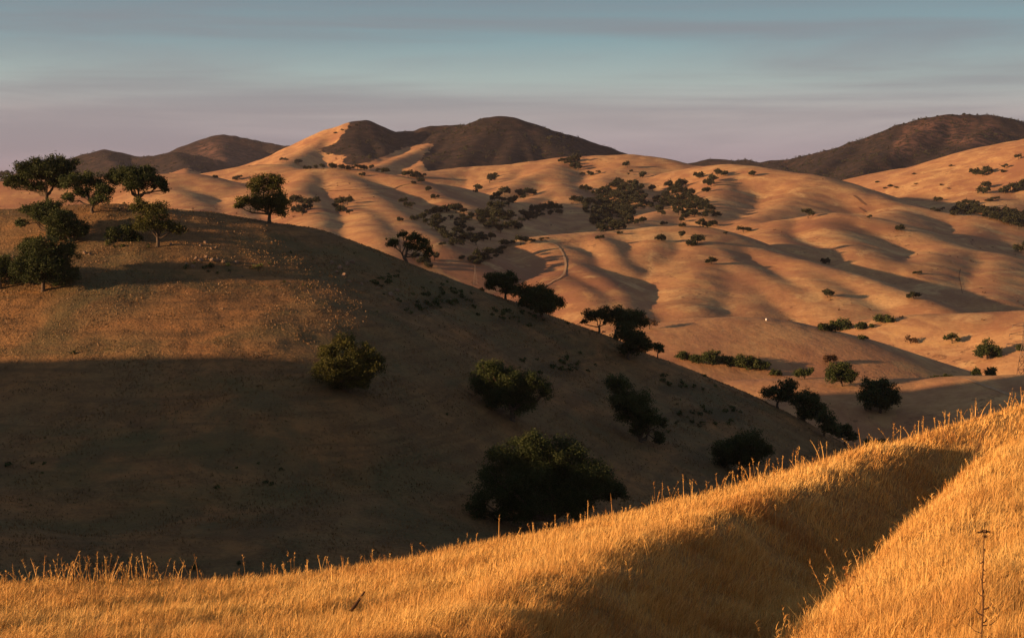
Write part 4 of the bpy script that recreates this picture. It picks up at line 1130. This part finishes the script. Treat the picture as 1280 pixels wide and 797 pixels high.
def tank():
    h = hit(958, 401, 420)
    root = bpy.data.objects.new('water_tank', None); scene.collection.objects.link(root); root.location = h; root.scale = (.7, .7, .7)
    tag(root, 'tiny white water tank on the crest of the rounded mid hill', 'water tank')
    n = 20; prof = [(0, 0), (.55, 0), (.55, .9), (.5, 1.02), (.2, 1.12), (0, 1.14)]
    V = [(rr * math.cos(2 * math.pi * k / n), rr * math.sin(2 * math.pi * k / n), z) for rr, z in prof for k in range(n)]
    Fq = [(i * n + k, i * n + (k + 1) % n, (i + 1) * n + (k + 1) % n, (i + 1) * n + k) for i in range(len(prof) - 1) for k in range(n)]
    m, nt, b = new_mat('white_paint'); b.inputs['Base Color'].default_value = (.8, .8, .78, 1); b.inputs['Roughness'].default_value = .5
    mesh_np('tank_body', V, np.array(Fq), m, root, smooth=True)
    v, f = tube([(0, 0, 1.12), (0, 0, 1.22)], [.15, .15], 10); mesh_np('lid', v, f, m, root)
tank()

# ------------------------------------------------------------------ grass
def straw_mat(name, a, b_, c, trans=.24):
    m, nt, b = new_mat(name)
    at = nt.nodes.new('ShaderNodeAttribute'); at.attribute_name = 'tint'
    sp = nt.nodes.new('ShaderNodeSeparateColor'); nt.links.new(at.outputs['Color'], sp.inputs[0])
    col = ramp_node(nt, sp.outputs[0], [(0, a), (.5, b_), (1, c)])
    nt.links.new(col, b.inputs['Base Color'])
    b.inputs['Roughness'].default_value = .55; b.inputs['Specular IOR Level'].default_value = .25
    tr = nt.nodes.new('ShaderNodeBsdfTranslucent'); nt.links.new(col, tr.inputs[0])
    mx = nt.nodes.new('ShaderNodeMixShader'); mx.inputs[0].default_value = trans
    nt.links.new(b.outputs[0], mx.inputs[1]); nt.links.new(tr.outputs[0], mx.inputs[2])
    nt.links.new(mx.outputs[0], nt.nodes['Material Output'].inputs['Surface'])
    return m
M_STRAW = straw_mat('dry_oat_straw', (.36, .165, .045), (.68, .40, .115), (.84, .59, .21))
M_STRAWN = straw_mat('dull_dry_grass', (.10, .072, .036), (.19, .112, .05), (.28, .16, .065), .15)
M_DEAD = new_mat('dead_stem')[0]; M_DEAD.node_tree.nodes['Principled BSDF'].inputs['Base Color'].default_value = (.10, .055, .03, 1)

def blades(X, Y, Z, L, W, lean, heading, tint, seg=3):
    """bent tapering blades; all arrays of length n"""
    n = len(X)
    ts = np.linspace(0, 1, seg + 1)
    dx, dy = np.cos(heading), np.sin(heading)
    sx, sy = -dy, dx
    rot = rng.uniform(0, np.pi, n); wx, wy = np.cos(rot), np.sin(rot)
    V = np.zeros((n, 2 * (seg + 1), 3), np.float32)
    for i, t in enumerate(ts):
        bend = lean * t ** 1.7
        px = X + dx * L * bend; py = Y + dy * L * bend; pz = Z + L * (t - .28 * lean * t * t)
        w = W * (1 - t ** 2 * .85) * .5
        V[:, 2 * i] = np.stack([px - wx * w, py - wy * w, pz], 1); V[:, 2 * i + 1] = np.stack([px + wx * w, py + wy * w, pz], 1)
    base = (np.arange(n) * 2 * (seg + 1))[:, None, None]
    q = np.array([(2 * i, 2 * i + 1, 2 * i + 3, 2 * i + 2) for i in range(seg)])[None]
    return V.reshape(-1, 3), (base + q).reshape(-1, 4), np.repeat(tint, 2 * (seg + 1))
def fg_points(n, r0, r1, amax, power=1.0):
    """random points in a wedge, denser close to the camera"""
    u = rng.random(n); r = r0 * (r1 / r0) ** (u ** power)
    a = rng.uniform(-amax, amax, n)
    x, y = r * np.sin(a), r * np.cos(a)
    return x, y, r
FURROW = [P(px, 0, Yd)[:2] for px, Yd in ((-150, 21.5), (-40, 22), (60, 22.6), (130, 23.5), (225, 24.8), (300, 25.6))]
def build_grass():
    x, y, r = fg_points(680000, 6.5, 50, R(25))
    # clumping
    cl = fbm(x / .55, y / .55, 3) + .6 * fbm(x / 2.2 + 5, y / 2.2, 2)
    keep = rng.random(len(x)) < np.clip(.72 + .9 * cl, .25, 1)
    x, y, r, cl = x[keep], y[keep], r[keep], cl[keep]
    z = grid_h(x, y)
    bare = np.zeros(len(x), bool)                       # a trodden furrow on the left
    for (ax, ay), (bx, by) in zip(FURROW[:-1], FURROW[1:]):
        t = np.clip(((x - ax) * (bx - ax) + (y - ay) * (by - ay)) / ((bx - ax) ** 2 + (by - ay) ** 2), 0, 1)
        bare |= np.hypot(x - ax - t * (bx - ax), y - ay - t * (by - ay)) < .32 + .25 * pnoise(x * 1.3, y * 1.3)
    bare &= rng.random(len(x)) < .93
    x, y, r, cl, z = x[~bare], y[~bare], r[~bare], cl[~bare], z[~bare]
    n = len(x)
    Lg = rng.uniform(.10, .23, n) * (1 + .75 * np.clip(cl, -.8, 1)) * (1 + .12 * (r > 20))
    W = np.maximum(.0026, r * .00038) * rng.uniform(.7, 1.4, n)
    head = R(20) + .55 * fbm(x / 1.7, y / 1.7 + 3, 2) * 3 + rng.normal(0, .8, n)
    lean = np.clip(rng.normal(.5, .28, n) + .25 * fbm(x / 1.1, y / 1.1, 2), .05, 1.15)
    tint = np.clip(.5 + .55 * fbm(x / 1.9 + 7, y / 1.9, 3) + .35 * fbm(x / 6, y / 6 + 3, 2) + rng.normal(0, .22, n), 0, 1)
    V, Fq, T = blades(x, y, z - .02, Lg, W, lean, head, tint)
    o = mesh_np('dry_grass', V, Fq, M_STRAW, cols={'tint': np.stack([T] * 3, 1)})
    tag(o, 'golden dry grass covering the foreground slope', 'grass', kind='stuff')
build_grass()

def build_stalks():
    """tall oat stalks with drooping seed heads"""
    Xs, Ys = [], []
    # scattered thinly, and in clumps seen along the crest
    x, y, r = fg_points(900, 8, 44, R(26), .8)
    Xs.append(x); Ys.append(y)
    for px, dist, n, spread in ((850, 33, 16, .5), (895, 34, 22, .6), (930, 35, 26, .5), (945, 35, 26, .6), (985, 36, 22, .6), (1010, 37, 12, .4), (760, 31, 10, .3), (718, 32, 5, .3), (625, 31, 6, .4), (560, 31, 8, 1),
                                (1165, 41, 20, .8), (1190, 42, 26, .9), (1215, 43, 26, .8), (1245, 43, 26, .9), (1270, 43, 30, .9), (1140, 40, 12, .7), (1100, 39, 12, .8), (1060, 38, 14, .8), (340, 29, 8, .5), (380, 30, 8, .4),
                                (20, 26.5, 60, 1.1), (60, 27, 40, .8), (100, 27, 90, .9), (130, 27, 90, .8), (160, 27.5, 50, .8), (200, 28, 16, .6), (225, 28, 8, .4),
                                (1060, 12.8, 8, .25), (1075, 13.5, 10, .3), (1110, 16.5, 10, .4), (1150, 22, 12, .6), (985, 10.6, 8, .3)):
        X0 = (px - CX) / F * dist
        n = int(n * (.6 if dist > 28.5 or dist < 26 else .45)) + 2
        Xs.append(X0 + rng.normal(0, spread, n) * .8); Ys.append(dist + rng.normal(0, spread, n))
    x = np.concatenate(Xs); y = np.concatenate(Ys); n = len(x); r = np.hypot(x, y)
    z = grid_h(x, y)
    tall = np.where(np.arange(n) < 900, rng.uniform(.26, .46, n), rng.uniform(.2, .8, n) ** 1.15)
    W = np.maximum(.004, r * .00055)
    head = rng.uniform(0, 6.28, n); lean = np.abs(rng.normal(.22, .22, n))
    tint = rng.uniform(.15, .8, n)
    V, Fq, T = blades(x, y, z, tall, W, lean, head, tint, 4)
    parts = [(V, Fq)]; Ts = [T]
    # spikelets
    hx, hy, hz, ln, wd, hd = [], [], [], [], [], []
    for k in range(9):
        t = rng.uniform(.66, 1.0, n)
        bend = lean * t ** 1.7
        hx.append(x + np.cos(head) * tall * bend); hy.append(y + np.sin(head) * tall * bend); hz.append(z + tall * (t - .28 * lean * t * t))
        ln.append(rng.uniform(.03, .055, n)); wd.append(np.maximum(.007, r * .00052)); hd.append(rng.uniform(0, 6.28, n))
    hx, hy, hz, ln, wd, hd = map(np.concatenate, (hx, hy, hz, ln, wd, hd))
    V2, F2, T2 = blades(hx, hy, hz, ln, wd, np.full(len(hx), .9), hd, np.tile(tint, 9), 2)
    Vj, Fj = join([(V, Fq), (V2, F2)])
    o = mesh_np('tall_oat_stalks', Vj, Fj, M_STRAW, cols={'tint': np.stack([np.concatenate([T, T2])] * 3, 1)})
    tag(o, 'tall dry wild oat stalks with seed heads standing above the foreground grass', 'grass', kind='stuff')
build_stalks()

def build_near_tufts():
    n = 300000
    Yv = rng.uniform(118, 345, n); a = rng.uniform(-R(24), R(22), n)
    x, y = Yv * np.tan(a), Yv
    z = grid_h(x, y)
    zz = grid_h(x, y + 1.0)
    px = x / y * F + CX
    cl = fbm(x / 5, y / 5, 3) + .7 * fbm(x / 20, y / 20, 2)
    keep = (rng.random(n) < np.clip(.5 + 1.1 * cl, .08, 1)) & (rng.random(n) < (150 / y) ** .6)
    x, y, z, cl = x[keep], y[keep], z[keep], cl[keep]
    n = len(x)
    L = rng.uniform(.10, .27, n) * (1 + .5 * np.clip(cl, -.5, 1)); W = y * .0009 * rng.uniform(.7, 1.6, n)
    tint = np.clip(.45 + .5 * fbm(x / 9, y / 9, 3) + rng.normal(0, .2, n), 0, 1)
    V, Fq, T = blades(x, y, z - .03, L, W, np.clip(rng.normal(.4, .3, n), 0, 1), rng.uniform(0, 6.28, n), tint, 1)
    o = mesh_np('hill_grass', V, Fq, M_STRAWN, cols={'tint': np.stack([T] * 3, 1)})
    tag(o, 'dull dry grass tufts covering the near hill', 'grass', kind='stuff')
build_near_tufts()

# ------------------------------------------------------------------ single weeds, stick
def stem_thing(name, label, cat, px, py, dist, pts, rad, mat, leaves=(), heads=(), hname='seed_head'):
    X = (px - CX) / F * dist; z = ground_z(X, dist)
    root = bpy.data.objects.new(name, None); scene.collection.objects.link(root); root.location = (X, dist, z)
    tag(root, label, cat)
    v, f = tube(pts, np.linspace(rad, rad * .5, len(pts)), 6); mesh_np('stem', v, f, mat, root, smooth=True)
    for a, b, w in leaves:
        a, b = np.array(a, float), np.array(b, float)
        mid = (a + b) / 2 + [0, 0, -.02]
        v, f = tube([a, mid, b], [w, w * .8, w * .2], 5); mesh_np('leaf', v, f, mat, root)
    for c, rr in heads:
        r = np.random.default_rng(int(c[2] * 1000))
        C = np.array(c) + unit(60, r) * [rr, rr, rr * .45] * r.random((60, 1)) ** .4
        v, f = leaf_quads(C, rr * .35, r); mesh_np(hname, v, f, mat, root)
    return root
# dark dead weed, bottom right
m9 = 9.6 / F
wd = stem_thing('dead_weed', 'dark dead weed with flat seed head standing upright in the bright grass at lower right', 'weed', 1228, 0, 8.6,
    [(0, 0, -.05), (-.006, 0, .2), (.006, 0, .42), (-.002, .0, .62), (.010, 0, .80), (.012, 0, .98)], .0075, M_DEAD,
    [((0, 0, .22), (-.11, .02, .30), .005), ((0, 0, .28), (.13, .02, .33), .005), ((0, 0, .50), (-.05, 0, .57), .005), ((0, 0, .60), (.035, 0, .65), .005), ((0, 0, .18), (.075, .01, .22), .006), ((0, 0, .36), (-.06, 0, .42), .007), ((0, 0, .40), (.08, 0, .46), .007), ((0, 0, .30), (.05, .01, .36), .007), ((.005, 0, .62), (-.02, 0, .66), .005),
     ((.005, 0, .70), (.04, 0, .71), .005), ((.005, 0, .76), (-.03, 0, .765), .006), ((.01, 0, .86), (.03, 0, .855), .005), ((0, 0, .53), (.015, 0, .56), .008)],
    [((.015, 0, .985), .03), ((.022, 0, .945), .018), ((-.025, 0, .975), .016), ((.05, 0, .98), .018)])
wd.scale = (.82, .82, .82)
stem_thing('dead_weed', 'pale dry weed with lit seed cluster at the edge of the shaded swale', 'weed', 1060, 0, 12.6,
    [(0, 0, -.05), (.01, 0, .2), (.0, 0, .35), (-.02, 0, .50)], .006, M_STRAW,
    [((0, 0, .2), (-.05, 0, .33), .005), ((0, 0, .3), (.05, 0, .42), .005), ((0, 0, .15), (.06, 0, .3), .005)],
    [((-.022, 0, .5), .028), ((-.015, 0, .44), .022), ((.05, 0, .42), .02), ((-.045, 0, .34), .02)])
stem_thing('dead_weed', 'long curved dark bare stem leaning right above the crest near the right edge', 'weed', 1208, 0, 30,
    [(0, 0, -.1), (.12, 0, .25), (.24, 0, .60), (.36, 0, .90), (.50, 0, 1.12), (.60, 0, 1.20)], .014, M_DEAD,
    [((.12, 0, .25), (.2, 0, .35), .01), ((.24, 0, .6), (.3, 0, .68), .01)])
# stick lying in the grass
h0 = (447 - CX) / F * 16.0
zz0 = ground_z(h0, 16.0)
v, f = tube([(h0 - .06, 15.9, zz0 + .20), (h0, 16.0, zz0 + .27), (h0 + .07, 16.1, zz0 + .36)], [.02, .018, .010], 7)
tag(mesh_np('stick', v, f, M_DEAD, smooth=True), 'short dark stick poking out of the golden grass at lower left', 'stick')

# ------------------------------------------------------------------ haze
def haze():
    zb = float(GZ.min()) - 1.5; zt = float(GZ.max()) + 12
    s = 16500
    V = [(x, y, z) for z in (zb, zt) for x, y in ((-s, -s), (s, -s), (s, s), (-s, s))]
    Fq = np.array([(0, 3, 2, 1), (4, 5, 6, 7), (0, 1, 5, 4), (1, 2, 6, 5), (2, 3, 7, 6), (3, 0, 4, 7)])
    m = bpy.data.materials.new('haze'); m.use_nodes = True; nt = m.node_tree; nt.nodes.clear()
    o = nt.nodes.new('ShaderNodeOutputMaterial'); p = nt.nodes.new('ShaderNodeVolumePrincipled')
    p.inputs['Color'].default_value = (.72, .66, .74, 1); p.inputs['Density'].default_value = HAZE; p.inputs['Anisotropy'].default_value = .3
    nt.links.new(p.outputs[0], o.inputs['Volume'])
    tag(mesh_np('haze', V, Fq, m), 'thin mauve evening haze lying over the hills', 'haze', kind='stuff')
HAZE = 3.2e-5
haze()
